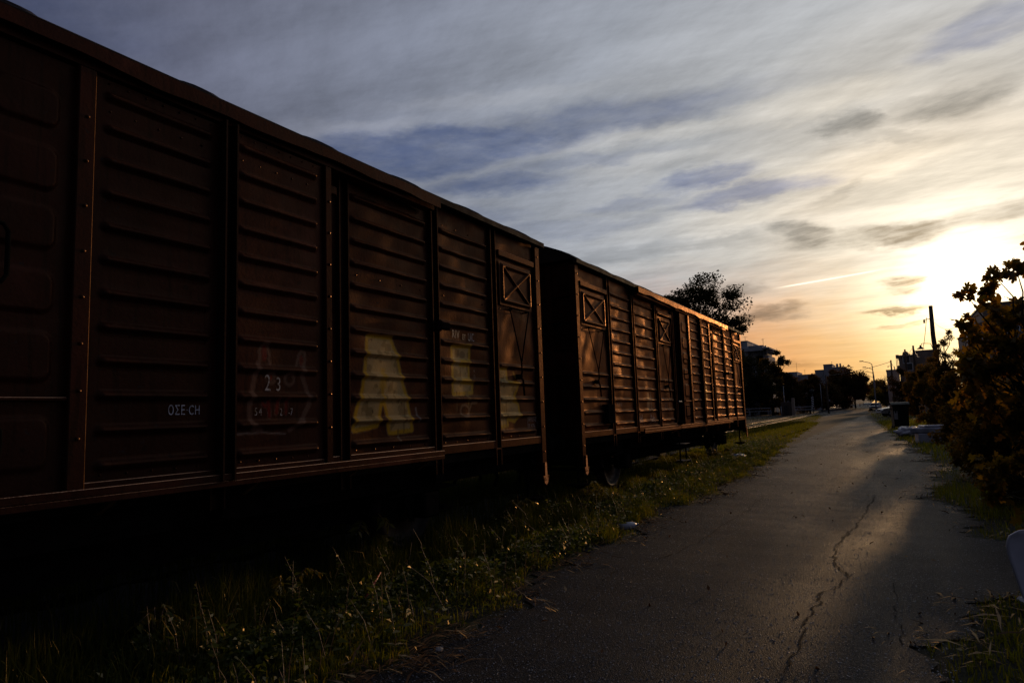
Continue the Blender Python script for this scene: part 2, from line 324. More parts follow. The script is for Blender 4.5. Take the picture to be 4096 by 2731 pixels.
M['sprout'] = leaf_mat('sprout_leaves', [(.06, .075, .010), (.13, .12, .015), (.09, .10, .012), (.18, .13, .015)], .5, .35, .04)

def wob(u, v, seed=0.0, s=1.0):
    """smooth wobble about -1..1"""
    return (np.sin(u*2.1*s+seed)*np.cos(v*2.7*s+1.3*seed) + .6*np.sin(u*4.3*s+v*3.1*s+2.1*seed) + .35*np.sin(u*9.7*s-v*7.9*s+seed*.7) + .25*np.cos(v*13.1*s+u*2.0*s+3*seed))/1.7

# ------------------------------------------------------------------ ground and road
EL = np.array([(-12, -2.6), (0, -2.65), (3.3, -2.80), (5.1, -2.84), (6.8, -2.97), (9.1, -3.06), (12.7, -2.92), (17.1, -3.0), (23.5, -3.41), (32, -3.92), (56, -5.22), (80, -6.9), (100, -8.6), (112, -9.9)])
ER = np.array([(-12, .3), (0, .2), (3, .1), (4.4, .18), (4.95, .16), (5.5, .36), (6.2, .42), (6.6, .95), (7.0, 1.3), (8.4, 1.35), (9.4, .66), (10.9, .62), (13.35, .36), (18, .74), (23.3, .46), (30, 0), (35.2, -.3), (50, -1.0), (66, -2.07), (100, -3.7), (131, -5.0)])
def xl(y): return np.interp(y, EL[:, 0], EL[:, 1])
def xr(y): return np.interp(y, ER[:, 0], ER[:, 1])
def edge_n(y, k): return .13*np.sin(y*1.7+k) + .10*np.sin(y*4.1+2*k) + .07*np.sin(y*9.3+k) + .05*np.sin(y*21+k)+.03*np.sin(y*47+2*k)
def ground_z(x, y):
    x = np.asarray(x, float); y = np.asarray(y, float)
    d = np.maximum(xl(y)-.05-x, x-xr(y)-.05)                # distance outside the road
    d = np.where(y > 108, np.maximum(np.abs(x+9.5-(y-108)*-.02)-4, -1)*0-1, d)
    b = np.clip(d/.6, 0, 1)
    trk = np.clip(1-np.abs(x+5.46)/2.2, 0, 1)
    h = b*(.035+.028*wob(x, y, 1.0, .9)+.02*wob(x, y, 4.0, 2.6)) + .05*np.clip(trk*2, 0, 1)
    h = h + np.where(x > xr(y), np.clip((d-.6)/6, 0, 1)*.22, 0)*np.clip((60-y)/30, 0, 1)
    return h
def axis(*segs):
    return np.unique(np.concatenate([np.arange(a, b, s) for a, b, s in segs]))
gx = axis((-1500, -200, 130), (-200, -40, 10), (-40, -9, 1.0), (-9, 5, .12), (5, 20, .8), (20, 100, 8), (100, 1501, 140))
gy = axis((-400, -20, 40), (-20, -4, 2), (-4, 30, .14), (30, 70, .8), (70, 200, 5), (200, 3000, 150))
GX, GY = np.meshgrid(gx, gy, indexing='ij'); GZ = ground_z(GX, GY)
def gridfaces(nu, nv):
    i = np.arange(nu*nv).reshape(nu, nv); return np.stack([i[:-1, :-1], i[1:, :-1], i[1:, 1:], i[:-1, 1:]], -1).reshape(-1, 4)
mg = bpy.data.materials.new('earth'); mg.use_nodes = True; t = NT(mg.node_tree); p = mg.node_tree.nodes['Principled BSDF']
c = t.n('ShaderNodeTexCoord').outputs['Object']
col = t.mix(t.sstep(t.noise(c, .9, 6, .6), .38, .62), (.016, .014, .008), (.020, .026, .008)); col = t.mix(t.sstep(t.noise(c, 7, 5, .65), .5, .7), col, (.032, .024, .015))
t.put(p.inputs['Base Color'], col); p.inputs['Roughness'].default_value = .9; p.inputs['Specular IOR Level'].default_value = .2
b = t.n('ShaderNodeBump'); b.inputs['Strength'].default_value = .6; b.inputs['Distance'].default_value = .03; t.put(b.inputs['Height'], t.noise(c, 18, 6, .7)); t.nt.links.new(b.outputs[0], p.inputs['Normal'])
tag(link('ground', npmesh('ground', np.stack([GX, GY, GZ], -1).reshape(-1, 3), gridfaces(len(gx), len(gy)), mg, True)), kind='structure')
# asphalt
ma = bpy.data.materials.new('asphalt'); ma.use_nodes = True; t = NT(ma.node_tree); p = ma.node_tree.nodes['Principled BSDF']
c = t.n('ShaderNodeTexCoord').outputs['Object']; mp = t.n('ShaderNodeMapping'); t.nt.links.new(c, mp.inputs[0]); mp.inputs['Scale'].default_value = (1, .16, 1)
big = t.noise(c, .55, 5, .6); lane = t.noise(mp.outputs[0], 1.5, 4, .55); fine = t.noise(c, 95, 3, .7); st = t.n('ShaderNodeTexVoronoi'); t.nt.links.new(c, st.inputs['Vector']); st.inputs['Scale'].default_value = 120
col = t.mix(t.sstep(big, .35, .65), (.0105, .0118, .0155), (.0160, .0176, .0225)); col = t.mix(t.m('MULTIPLY', t.sstep(lane, .55, .68), .5), col, (.018, .017, .017))
col = t.mix(t.sstep(fine, .55, .66), col, (.15, .145, .145)); col = t.mix(t.sstep(t.noise(c, 30, 4, .85), .52, .62), col, (.008, .008, .008)); col = t.mix(t.sstep(st.outputs['Distance'], .55, .75), col, (.02, .019, .019))
t.put(p.inputs['Base Color'], col); t.put(p.inputs['Roughness'], t.m('ADD', t.lin(lane, .3, .7, .55, .68), t.m('MULTIPLY', t.sstep(fine, .5, .7), -.18))); p.inputs['Specular IOR Level'].default_value = .06
b = t.n('ShaderNodeBump'); b.inputs['Strength'].default_value = .8; b.inputs['Distance'].default_value = .008; t.put(b.inputs['Height'], t.m('SUBTRACT', t.noise(c, 70, 4, .7), t.m('MULTIPLY', st.outputs['Distance'], .6))); t.nt.links.new(b.outputs[0], p.inputs['Normal'])
ys = np.concatenate([np.arange(-12, 30, .08), np.arange(30, 112, .5)]); K = 24
Lx = xl(ys)+edge_n(ys, .3)*np.clip(ys/20+.6, .6, 1.6); Rx = xr(ys)+edge_n(ys, 2.2)*np.clip(ys/20+.6, .6, 1.6); tt = np.linspace(0, 1, K)
RX = Lx[:, None]*(1-tt)+Rx[:, None]*tt; RY = np.repeat(ys[:, None], K, 1)
RZ = .012 + .010*wob(RX, RY, 2.0, .8) + .018*np.minimum(tt, 1-tt)[None, :]*2 - .014*np.exp(-((RX-(Lx[:, None]*.36+Rx[:, None]*.64))/.3)**2)
road = tag(link('road', npmesh('road', np.stack([RX, RY, RZ], -1).reshape(-1, 3), gridfaces(len(ys), K)[:, ::-1], ma, True)), kind='structure')
mb = MB(); mb.add([(-40, 96, .03), (-3.6, 106, .03), (-3.6, 116, .03), (-40, 108, .03)], [(0, 1, 2, 3)]); mb.add([(-3.6, 106.002, .03), (60, 122, .03), (60, 132, .03), (-3.6, 116, .03)], [(0, 1, 2, 3)])
mb.add([(-11.0, 107.5, .045), (-3.8, 108.6, .045), (-9.5, 420, 5.6), (-18, 420, 5.6)], [(0, 1, 2, 3)])
tag(mb.obj('street', ma), kind='structure')
# cracks in the asphalt
def road_z(x, y):
    y = np.asarray(y); x = np.asarray(x); l = np.interp(y, ys, Lx); r = np.interp(y, ys, Rx); q = np.clip((x-l)/(r-l), 0, 1)
    return .012 + .010*wob(x, y, 2.0, .8) + .018*np.minimum(q, 1-q)*2 - .014*np.exp(-((x-(l*.36+r*.64))/.3)**2)
def crack(pts, wd, seed, mb):
    r = random.Random(seed); P = [onground(a*1.7415, b*1.7415) for a, b in pts]; Q = []; jx = 0
    for a, b in zip(P[:-1], P[1:]):
        n = max(2, int((b-a).length/.045))
        for i in range(n):
            q = a.lerp(b, i/n); jx = .75*jx+r.gauss(0, .012); Q.append((q.x+jx, q.y+r.gauss(0, .010)))
    V = []; F = []
    for i, (x, y) in enumerate(Q):
        k = wd*.55*r.uniform(.2, 1.7)*(1 if 2 < i < len(Q)-3 else .3)
        for s_ in (-1, 1): xx = x+s_*k; V.append((xx, y+s_*k*.3, float(road_z(xx, y))+.005))
        if i: F.append((2*i-2, 2*i-1, 2*i+1, 2*i))
    mb.add(V, F)
mc = mat('crack_dark', (.009, .008, .008), .95, 0, .2, 20, spec=.1)  # one near-black colour for the crack strips laid over the asphalt
mb = MB()
crack([(1800, 1568), (1845, 1460), (1835, 1440), (1880, 1395), (1890, 1370), (1952, 1330), (1915, 1305), (1920, 1260), (1950, 1225), (1985, 1180), (2010, 1140)], .012, 1, mb)
crack([(1920, 1262), (1940, 1240), (1955, 1215)], .007, 2, mb)
crack([(1370, 1345), (1440, 1305), (1510, 1290), (1560, 1268), (1610, 1245), (1650, 1220), (1680, 1200), (1760, 1140)], .010, 3, mb)
crack([(2060, 1500), (2070, 1440), (2050, 1410), (2065, 1370), (2040, 1330)], .006, 4, mb)
crack([(1690, 1520), (1760, 1500), (1830, 1505)], .004, 5, mb); crack([(2060, 1490), (2010, 1512), (1950, 1516)], .005, 6, mb)
crack([(1150, 1560), (1260, 1500), (1330, 1420), (1400, 1330)], .004, 9, mb)
tag(mb.obj('road_crack', mc, road), kind='structure')

# ------------------------------------------------------------------ covered goods wagons
RIBS = [1.29+.2036*i for i in range(12)]
WL = 12.78; XS = 1.25                                   # body length, plane of the side sheets
MESH = {}
def part(key, name, parent, fn):
    if key not in MESH: MESH[key] = fn()
    return link(name, MESH[key], parent)
def capsule(U, V, u0, u1, v, r, A):
    d = np.hypot(np.maximum(np.maximum(u0-U, U-u1), 0), V-v); return A*np.cos(np.clip(d/r, 0, 1)*math.pi/2)**2
def seg(U, V, a, b, r, A):
    ax, ay = a; bx, by = b; L2 = (bx-ax)**2+(by-ay)**2; q = np.clip(((U-ax)*(bx-ax)+(V-ay)*(by-ay))/L2, 0, 1)
    return A*np.cos(np.clip(np.hypot(U-ax-q*(bx-ax), V-ay-q*(by-ay))/r, 0, 1)*math.pi/2)**2
def rrect(U, V, u0, u1, v0, v1, r):
    """signed distance to a rounded rectangle"""
    cu_, cv_ = (u0+u1)/2, (v0+v1)/2; qx = np.abs(U-cu_)-(u1-u0)/2+r; qy = np.abs(V-cv_)-(v1-v0)/2+r
    return np.hypot(np.maximum(qx, 0), np.maximum(qy, 0))+np.minimum(np.maximum(qx, qy), 0)-r
def sheet(name, u, v, Hf, x0, mat_, paint=None, seed=0.0, dent=.004, studs=()):
    U, V = np.meshgrid(u, v, indexing='ij'); H = Hf(U, V) + dent*wob(U, V, seed, 1.6)
    P = np.stack([x0+H, U, V], -1).reshape(-1, 3); n0 = len(P); F = [gridfaces(len(u), len(v))]
    if len(studs):                                      # bolt heads on the sheet
        B = []; Q = []; T_ = []; k = 7
        for (y, z, r) in studs:
            b = n0+len(B)*1; a = np.arange(k)*2*math.pi/k
            for xx, rr in ((x0-.004, r*.8), (x0+.006, r*.6)):
                for t_ in a: B.append((xx, y+rr*math.cos(t_), z+rr*math.sin(t_)))
            Q += [(b+j, b+(j+1) % k, b+k+(j+1) % k, b+k+j) for j in range(k)]; T_.append([b+k+j for j in range(k)])
        P = np.concatenate([P, np.array(B)]); F += [np.array(Q), np.array(T_)]
    me = npmesh(name, P, F, mat_, True)
    if paint is not None:
        C_ = np.concatenate([paint(U, V).reshape(-1, 4), np.zeros((len(P)-n0, 4))]).astype(np.float32); me.attributes.new('paint', 'FLOAT_VECTOR', 'POINT').data.foreach_set('vector', C_[:, :3].copy().ravel()); me.attributes.new('cover', 'FLOAT', 'POINT').data.foreach_set('value', C_[:, 3].copy())
    return me
def usamp(a, b, fine=False):
    if fine: return np.linspace(a, b, int((b-a)/.011))
    n = 14; e = .13
    return np.unique(np.concatenate([np.linspace(a, a+e, n), np.arange(a+e, b-e, .06), np.linspace(b-e, b, n)]))
def vsamp(a, b, ribs, fine=False):
    if fine: return np.linspace(a, b, int((b-a)/.0095))
    s = [np.arange(a, b+.001, .05)] + [r+np.linspace(-.04, .04, 9) for r in ribs]
    s = np.unique(np.round(np.concatenate(s), 4)); return s[(s >= a-1e-6) & (s <= b+1e-6)]
# --- what is sprayed and stencilled on the sheets
def inpoly(U, V, P):
    P = np.asarray(P); ins = np.zeros(U.shape, bool); n = len(P); j = n-1
    for i in range(n):
        xi, yi = P[i]; xj, yj = P[j]
        ins ^= ((yi > V) != (yj > V)) & (U < (xj-xi)*(V-yi)/(yj-yi+1e-12)+xi); j = i
    return ins
def polydist(U, V, P, closed=True):
    d = np.full(U.shape, 9.0); P = list(P); Q = P+[P[0]] if closed else P
    for (ax, ay), (bx, by) in zip(Q[:-1], Q[1:]):
        L2 = (bx-ax)**2+(by-ay)**2+1e-12; q = np.clip(((U-ax)*(bx-ax)+(V-ay)*(by-ay))/L2, 0, 1); d = np.minimum(d, np.hypot(U-ax-q*(bx-ax), V-ay-q*(by-ay)))
    return d
class Spray:
    def __init__(s, U, V): s.U = U+.004*wob(U, V, 3.0, 9); s.V = V+.004*wob(U, V, 5.0, 9); s.C = np.zeros(U.shape+(4,))
    def over(s, col, a):
        a = np.clip(a, 0, 1)[..., None]; s.C[..., :3] = np.where(s.C[..., 3:] > 0, s.C[..., :3]*(1-a)+np.array(col)*a, np.array(col)); s.C[..., 3:] = np.maximum(s.C[..., 3:], a) if True else 0
    def fill(s, P, col, a=1.0, soft=.008):
        d = polydist(s.U, s.V, P)*np.where(inpoly(s.U, s.V, P), -1, 1); s.over(col, a*np.clip(.5-d/soft, 0, 1))
    def line(s, P, wd, col, a=1.0, soft=.010, closed=False):
        d = polydist(s.U, s.V, P, closed); s.over(col, a*np.clip((wd-d)/soft+.5, 0, 1))
    def spot(s, c, r, col, a=1.0): 
        d = np.hypot((s.U-c[0])/r[0], (s.V-c[1])/r[1]); s.over(col, a*np.clip((1.1-d)/.25, 0, 1))
SILV, YEL, WHT, TAN = (.40, .27, .11), (.46, .26, .015), (.55, .54, .52), (.22, .12, .07)
A_OUT = [(9.308, 2.259), (9.629, 2.266), (9.718, 2.114), (9.775, 1.905), (9.865, 1.694), (9.942, 1.393), (9.608, 1.379), (9.572, 1.54), (9.535, 1.655), (9.467, 1.655), (9.446, 1.542), (9.425, 1.455), (9.115, 1.416), (9.161, 1.595), (9.217, 1.716), (9.256, 1.901), (9.287, 2.089)]
E_OUT = [(10.689, 2.261), (11.03, 2.284), (11.022, 2.136), (10.849, 2.127), (10.82, 2.088), (10.846, 2.059), (11.013, 2.059), (11.006, 1.928), (10.839, 1.908), (10.837, 1.87), (11.074, 1.865), (11.069, 1.775), (10.685, 1.756), (10.697, 2.022)]
K_OUT = [(11.62, 2.056), (11.856, 2.063), (11.872, 1.903), (12.168, 1.885), (12.051, 1.736), (11.995, 1.685), (12.149, 1.616), (12.176, 1.495), (12.047, 1.43), (11.86, 1.468), (11.871, 1.384), (11.62, 1.358)]
def big_letter(s, P, hole=None):
    s.line(P, .030, YEL, .95, .02, True); s.fill(P, SILV, .95)
    n = wob(s.U, s.V, 7.0, 6); ins = inpoly(s.U, s.V, P) & (n > .35); s.C[..., :3] = np.where(ins[..., None], s.C[..., :3]*np.array([.62, .6, .55]), s.C[..., :3])
    s.line(P, .012, YEL, .9, .012, True); r = np.random.default_rng(len(P)); u0, u1 = min(p[0] for p in P), max(p[0] for p in P); v0, v1 = min(p[1] for p in P), max(p[1] for p in P)
    for k in range(9):                                  # runs and bare gaps
        u = r.uniform(u0, u1); v = r.uniform(v0, v1); L = r.uniform(.06, .22)
        if inpoly(np.array([u]), np.array([v]), P)[0]: s.line([(u, v), (u+.006, v-L)], r.uniform(.004, .012), (.20, .13, .04) if k % 2 else (.09, .05, .025), .8, .012)
    if hole is not None: s.fill(hole, YEL, .8, .03)
def paint_A(U, V):
    s = Spray(U, V); big_letter(s, A_OUT, [(9.484, 1.975), (9.542, 1.975), (9.558, 1.795), (9.451, 1.793)]); s.line([(9.50, 1.79), (9.50, 1.66)], .02, YEL, .7); s.line([(10.02, 1.6), (10.04, 1.52), (10.06, 1.47)], .008, WHT, .35, .02); return s.C
def paint_E(U, V):
    s = Spray(U, V); big_letter(s, E_OUT); s.spot((10.79, 2.2), (.05, .05), (.03, .02, .015), .7); s.spot((10.9, 2.19), (.06, .04), (.05, .03, .02), .6)
    q = [(10.90+.085*math.cos(a), 1.565+.065*math.sin(a)) for a in np.linspace(0, 2*math.pi, 14)]; s.line(q, .014, TAN, .7); s.line([(10.974, 1.539), (11.048, 1.652), (11.164, 1.652)], .014, TAN, .7); return s.C
def paint_K(U, V):
    s = Spray(U, V); big_letter(s, K_OUT)
    for k in range(4): s.line([(11.69+.012*k, 2.03-.035*k), (11.8, 2.02-.035*k)], .006, (.05, .035, .02), .7)
    s.line([(12.05, 2.03), (12.1, 1.97)], .02, YEL, .5); return s.C
def paint_door(U, V):                                   # u measured from the door's own rear edge
    s = Spray(U, V); o = 6.10; sh = lambda P: [(a-o, b) for a, b in P]; RED = (.15, .010, .010); LIN = (.19, .10, .07)
    s.line(sh([(7.97, 1.95), (7.96, 2.04), (7.985, 2.09), (8.03, 2.09), (8.05, 2.02), (8.06, 1.95)]), .012, LIN, .6); s.spot((8.005-o, 2.02), (.028, .06), RED, .9)
    s.line(sh([(8.33, 1.95), (8.345, 2.02), (8.375, 2.055), (8.41, 2.05), (8.42, 1.99), (8.405, 1.94)]), .012, LIN, .6); s.spot((8.377-o, 1.985), (.022, .045), RED, .9)
    s.line(sh([(7.953, 1.945), (7.926, 1.86), (7.9, 1.732), (7.881, 1.624), (7.893, 1.523), (7.917, 1.472), (7.988, 1.444)]), .02, LIN, .55)
    s.line(sh([(8.4, 1.954), (8.382, 1.876), (8.441, 1.739), (8.455, 1.641), (8.381, 1.518), (8.256, 1.447)]), .02, LIN, .55)
    for a in ([(8.052, 1.662), (8.061, 1.551)], [(8.135, 1.675), (8.127, 1.576)], [(8.221, 1.675), (8.221, 1.575)], [(8.0, 1.645), (8.02, 1.63)]): s.line(sh(a), .016, RED, .9)
    for c_, r_ in (((8.075-o, 1.835), .04), ((8.255-o, 1.835), .045)): s.line([(c_[0]+r_*math.cos(a), c_[1]+r_*math.sin(a)) for a in np.linspace(0, 6.3, 12)], .012, LIN, .5)
    s.spot((8.075-o, 1.84), (.012, .03), RED, .9)
    s.line(sh([(7.729, 1.435), (7.9, 1.43), (8.05, 1.434), (8.212, 1.416)]), .004, (.3, .22, .18), .8); return s.C
def paint_w2b(U, V):
    s = Spray(U, V); s.spot((3.37, 1.66), (.10, .19), (.25, .2, .15), .5); s.spot((3.55, 1.66), (.05, .2), (.2, .16, .12), .45)
    for k, (a, b) in enumerate([((2.72, 1.40), (2.74, 1.28)), ((2.74, 1.28), (2.79, 1.39)), ((2.83, 1.39), (2.80, 1.27)), ((2.90, 1.41), (2.87, 1.27)), ((2.87, 1.33), (2.96, 1.36)), ((2.98, 1.42), (2.95, 1.26)), ((3.48, 1.41), (3.45, 1.26)), ((3.45, 1.26), (3.56, 1.33)), ((3.56, 1.33), (3.48, 1.41)), ((3.63, 1.41), (3.62, 1.27)), ((3.62, 1.27), (3.72, 1.27)), ((3.63, 1.34), (3.7, 1.35))]): s.line([a, b], .008, WHT, .75)
    return s.C
def paint_w2c(U, V):
    s = Spray(U, V); q = [(4.36+.13*math.cos(a), 1.60+.14*math.sin(a)) for a in np.linspace(0, 6.3, 14)]; s.line(q, .014, WHT, .22); s.line([(4.62, 1.74), (4.60, 1.5), (4.78, 1.48), (4.78, 1.72)], .012, WHT, .22); return s.C
def paint_w2p(U, V):
    s = Spray(U, V)
    for (a, b) in ((1.60, 3.42), (1.60, 3.02), (1.62, 2.83), (1.66, 2.63), (1.60, 2.21), (1.70, 1.6)):
        for k in range(3): s.line([(a+.09*k, b+.05), (a+.09*k+.03, b-.02), (a+.09*k+.05, b+.04)], .007, WHT, .35)
    return s.C
def paint_w2d(U, V):
    s = Spray(U, V); s.line([(1.78, 1.95), (1.95, 1.72), (2.1, 1.95)], .05, YEL, .6, .06); s.spot((1.95, 2.05), (.12, .15), (.3, .24, .12), .5); return s.C
def paint_w2e(U, V):
    s = Spray(U, V); 
    for a in ([(9.3, 1.95), (9.35, 1.7), (9.5, 1.72)], [(10.5, 1.9), (10.55, 1.6), (10.7, 1.9)], [(9.1, 1.6), (9.05, 1.4)]): s.line(a, .03, WHT, .28, .05)
    return s.C

BAYS = [(.10, 1.32, 'v', 'N'), (1.43, 2.545, 'p', 'O'), (2.655, 3.945, 'p', 'P'), (4.055, 5.14, 'v', 'Q'), (5.26, 7.62, 'd', 'D'), (7.74, 8.90, 'v', 'R'), (9.01, 10.28, 'p', 'A'), (10.39, 11.50, 'p', 'E'), (11.61, 12.66, 'v', 'K')]
POSTS = [1.375, 2.60, 4.0, 5.2, 7.68, 8.955, 10.335, 11.555]
def ribbed(u0, u1, ribs, seed):
    r = random.Random(seed); e = .055
    def H(U, V):
        h = np.zeros(U.shape)
        for z in ribs: h = np.maximum(h, capsule(U, V, u0+e+.04, u1-e-.04, z, .038, .036))
        return h
    return H
def bay_sheet(i, u0, u1, kind, fine, paint):
    ribs = RIBS if kind == 'p' else (RIBS[:5] if kind == 'v' else [])
    w_ = u1-u0; st = []
    if kind in 'pv':
        st = [(u0+.12+(w_-.24)*k/4, 1.235, .014) for k in range(5)]+[(u0+.15+(w_-.3)*k/3, RIBS[7]+.10, .011) for k in range(4)]
        if kind == 'p': st += [(u0+.15+(w_-.3)*k/3, RIBS[11]+.07, .010) for k in range(3)]
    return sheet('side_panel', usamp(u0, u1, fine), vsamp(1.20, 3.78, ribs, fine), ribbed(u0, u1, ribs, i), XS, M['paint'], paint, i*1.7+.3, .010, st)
def shutter_mesh(u0, u1):
    a, b, c, d = u0+.12, u1-.10, 2.87, 3.42
    def H(U, V):
        h = .02*np.clip(-rrect(U, V, a, b, c, d, .05)/.012, 0, 1)
        e = .055
        for P, Q in (((a+e, c+e), (b-e, c+e)), ((a+e, d-e), (b-e, d-e)), ((a+e, c+e), (a+e, d-e)), ((b-e, c+e), (b-e, d-e)), ((a+e, c+e), (b-e, d-e)), ((a+e, d-e), (b-e, c+e))):
            h = np.maximum(h, .02+seg(U, V, P, Q, .034, .030))
        return h
    u = np.linspace(a-.005, b+.005, 92); v = np.linspace(c-.005, d+.005, 60)
    return sheet('ventilation_shutter', u, v, H, XS+.008, M['paint'], None, u0, .001)
def bolts(mb, pts, x, r=.014):
    for y, z in pts: mb.lathe([(x, r), (x+.012, r*.85)], 'x', (0, y, z), 7)
def wagon(label, y0, du, fine, paints, extra):
    W = thing('freight_wagon', label, 'wagon', (-5.46, y0, 0), 0, 'goods wagons standing on the siding')
    def body():
        mb = MB(); mb.box(-1.30, 1.21, .03, WL-.03, 1.10, 3.83)
        for k in range(5): mb.box(-1.2+.5*k, -1.12+.5*k, -.02, .029, 1.1, 3.8); mb.box(-1.2+.5*k, -1.12+.5*k, WL-.029, WL+.02, 1.1, 3.8)
        for z in RIBS[::2]: mb.box(-1.25, 1.2, .005, .0295, z-.03, z+.03); mb.box(-1.25, 1.2, WL-.0295, WL-.005, z-.03, z+.03)
        return mb.mesh('body', M['paint'])
    part('body', 'body', W, body)
    def roof():
        n = 22; V = []; F = []; yy = [-.07]; 
        for k in range(11): c = .25+k*1.228; yy += [c-.04, c-.035, c+.035, c+.04]
        yy.append(WL+.07); off = [0]+[0, .022, .022, 0]*11+[0]
        for y, o in zip(yy, off):
            for j in range(n+1):
                t = -1+2*j/n; V.append((1.36*t, y, 3.845+.40*(1-abs(t)**2.3)+o*(1-abs(t)**8)))
        for i in range(len(yy)-1):
            for j in range(n): F.append((i*(n+1)+j, i*(n+1)+j+1, (i+1)*(n+1)+j+1, (i+1)*(n+1)+j))
        mb = MB(); mb.add(V, [f[::-1] for f in F], True)
        for y in (-.07, WL+.07):                        # gable under the arch
            k = [(1.36*(-1+2*j/n), 3.845+.40*(1-abs(-1+2*j/n)**2.3)) for j in range(n+1)]; mb.prism(k[::-1], y-.004 if y < 0 else y-.03, y+.03 if y < 0 else y+.004)
        for s_ in (-1, 1): mb.box(s_*1.33-.03, s_*1.33+.035, -.07, WL+.07, 3.785, 3.846)
        return mb.mesh('roof', M['roofm'])
    part('roof', 'roof', W, roof)
    for i, (u0, u1, kind, nm) in enumerate(BAYS):
        pf = paints.get(nm); key = 'bay%d%s' % (i, label[:7] if pf else '')
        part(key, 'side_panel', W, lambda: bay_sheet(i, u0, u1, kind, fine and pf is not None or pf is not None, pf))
        if kind == 'v':
            a, b = u0+.12, u1-.10; m_ = (a+b)/2
            S = part('shut%d' % i, 'ventilation_shutter', W, lambda: shutter_mesh(u0, u1))
            part('lint%d' % i, 'rain_strip', W, lambda: MB().bbox(XS, XS+.062, a-.06, b+.06, 3.47, 3.545, .006).mesh('rain_strip', M['paint']))
            def lever():
                mb = MB(); x = XS+.05
                mb.tube([(x, a+.20, 2.845), (x, b-.12, 2.845)], .011, 6); mb.tube([(x, a+.20, 2.845), (x+.01, m_+.03, 2.16)], .0085, 6); mb.tube([(x, b-.12, 2.845), (x+.01, m_+.03, 2.16)], .0085, 6)
                mb.tube([(x+.01, m_+.03, 2.16), (x+.012, m_+.03, 2.03), (x, m_, 1.98), (x+.02, m_+.035, 1.93), (x+.03, m_+.04, 1.74)], [.010, .011, .016, .013, .013], 7)
                mb.bbox(XS, x+.01, m_-.03, m_+.05, 1.95, 2.01, .006); mb.box(XS, x+.008, a+.22, a+.26, 2.82, 2.835); mb.box(XS, x+.008, b-.2, b-.16, 2.82, 2.835)
                return mb.mesh('shutter_lever', M['steel'])
            part('lev%d' % i, 'shutter_lever', W, lever)
        if kind in 'pv':
            def band():
                mb = MB(); mb.bbox(XS-.02, XS+.047, u0-.004, u1+.004, 1.115, 1.205, .004)
                return mb.mesh('sill_band', M['paint'])
            part('band%d' % i, 'sill_band', W, band)
    def post():
        mb = MB(); mb.box(-.03, .004, -.055, .055, .92, 3.775)
        for s_ in (-1, 1): mb.box(-.03, .052, s_*.055-.007, s_*.055+.007, .92, 3.775)
        mb.box(.004, .052, -.048, .048, 1.10, 1.118); return mb.mesh('side_post', M['post'])
    for u in POSTS: part('post', 'side_post', W, post).location = (XS, u, 0)
    def corner(s_):
        mb = MB(); a, b = (-.02, .105) if s_ < 0 else (WL-.105, WL+.02); mb.bbox(XS-.05, XS+.054, a, b, .72, 3.775, .006)
        bolts(mb, [((a+b)/2, 1.0+.33*k) for k in range(9)], XS+.052, .012); return mb.mesh('corner_post', M['paint'])
    def hook(s_):
        mb = MB(); y = .06 if s_ < 0 else WL-.06; x0, x1 = XS+.056, XS+.078
        P = [(y-.025, .86), (y+.025, .86), (y+.032, .72), (y+.028, .66), (y+.045, .62), (y+.075, .64), (y+.085, .69), (y+.062, .665), (y+.05, .60), (y, .565), (y-.05, .60), (y-.062, .665), (y-.085, .69), (y-.075, .64), (y-.045, .62), (y-.028, .66), (y-.032, .72)]
        mb.prism(P, x0, x1, 'yz'); return mb.mesh('tie_hook', M['paint'])
    for s_ in (-1, 1):
        part('corner%d' % s_, 'corner_post', W, lambda: corner(s_)); part('hook%d' % s_, 'tie_hook', W, lambda: hook(s_))
        def grab():
            mb = MB(); y = -.05 if s_ < 0 else WL+.05; x = XS+.03
            mb.tube([(x, y-s_*.05, 2.5), (x, y+s_*.02, 2.5), (x, y+s_*.03, 2.45), (x, y+s_*.03, 1.43), (x, y+s_*.02, 1.38), (x, y-s_*.05, 1.38)], .011, 6)
            mb.tube([(x-.5, y-s_*.05, 2.2), (x-.5, y+s_*.03, 2.2), (x-.9, y+s_*.03, 2.2), (x-.9, y-s_*.05, 2.2)], .011, 6); return mb.mesh('grab_rail', M['steel'])
        part('grab%d' % s_, 'grab_rail', W, grab)
    # far side, simply
    def farside():
        mb = MB()
        for u in POSTS: mb.box(-1.36, -1.301, u-.055, u+.055, .95, 3.77)
        for (u0, u1, kind, nm) in BAYS:
            for z in RIBS: mb.box(-1.325, -1.301, u0+.06, u1-.06, z-.03, z+.03)
        mb.box(-1.35, -1.302, 0, WL, 1.11, 1.2); return mb.mesh('far_side_frame', M['post'])
    part('far', 'far_side_frame', W, farside)
    # sliding door, hung outside the posts
    D = bpy.data.objects.new('sliding_door', None); COL.objects.link(D); D.parent = W; D.location = (0, du, 0); XD = 1.375
    dst = lambda a, b: [(a+.10+.16*k, z, .012) for k in range(5) for z in (1.235, 3.44)]+[(a+.09+.12*k, 3.615, .010) for k in range(7)]
    def leaf(a, b): return lambda: sheet('door_panel', usamp(a, b, False), vsamp(1.14, 3.64, RIBS), ribbed(a, b, RIBS, a), XD, M['paint'], None, a*3, .005, dst(a, b))
    part('leafA', 'door_panel', D, leaf(.62, 1.50))
    pf = paints.get('door'); part('leafB'+(label[:7] if pf else ''), 'door_panel', D, (lambda: sheet('door_panel', usamp(1.60, 2.51, True), vsamp(1.14, 3.64, RIBS, True), ribbed(1.60, 2.51, RIBS, 4), XD, M['paint'], pf, 5.2, .005, dst(1.6, 2.51))) if pf else leaf(1.60, 2.51))
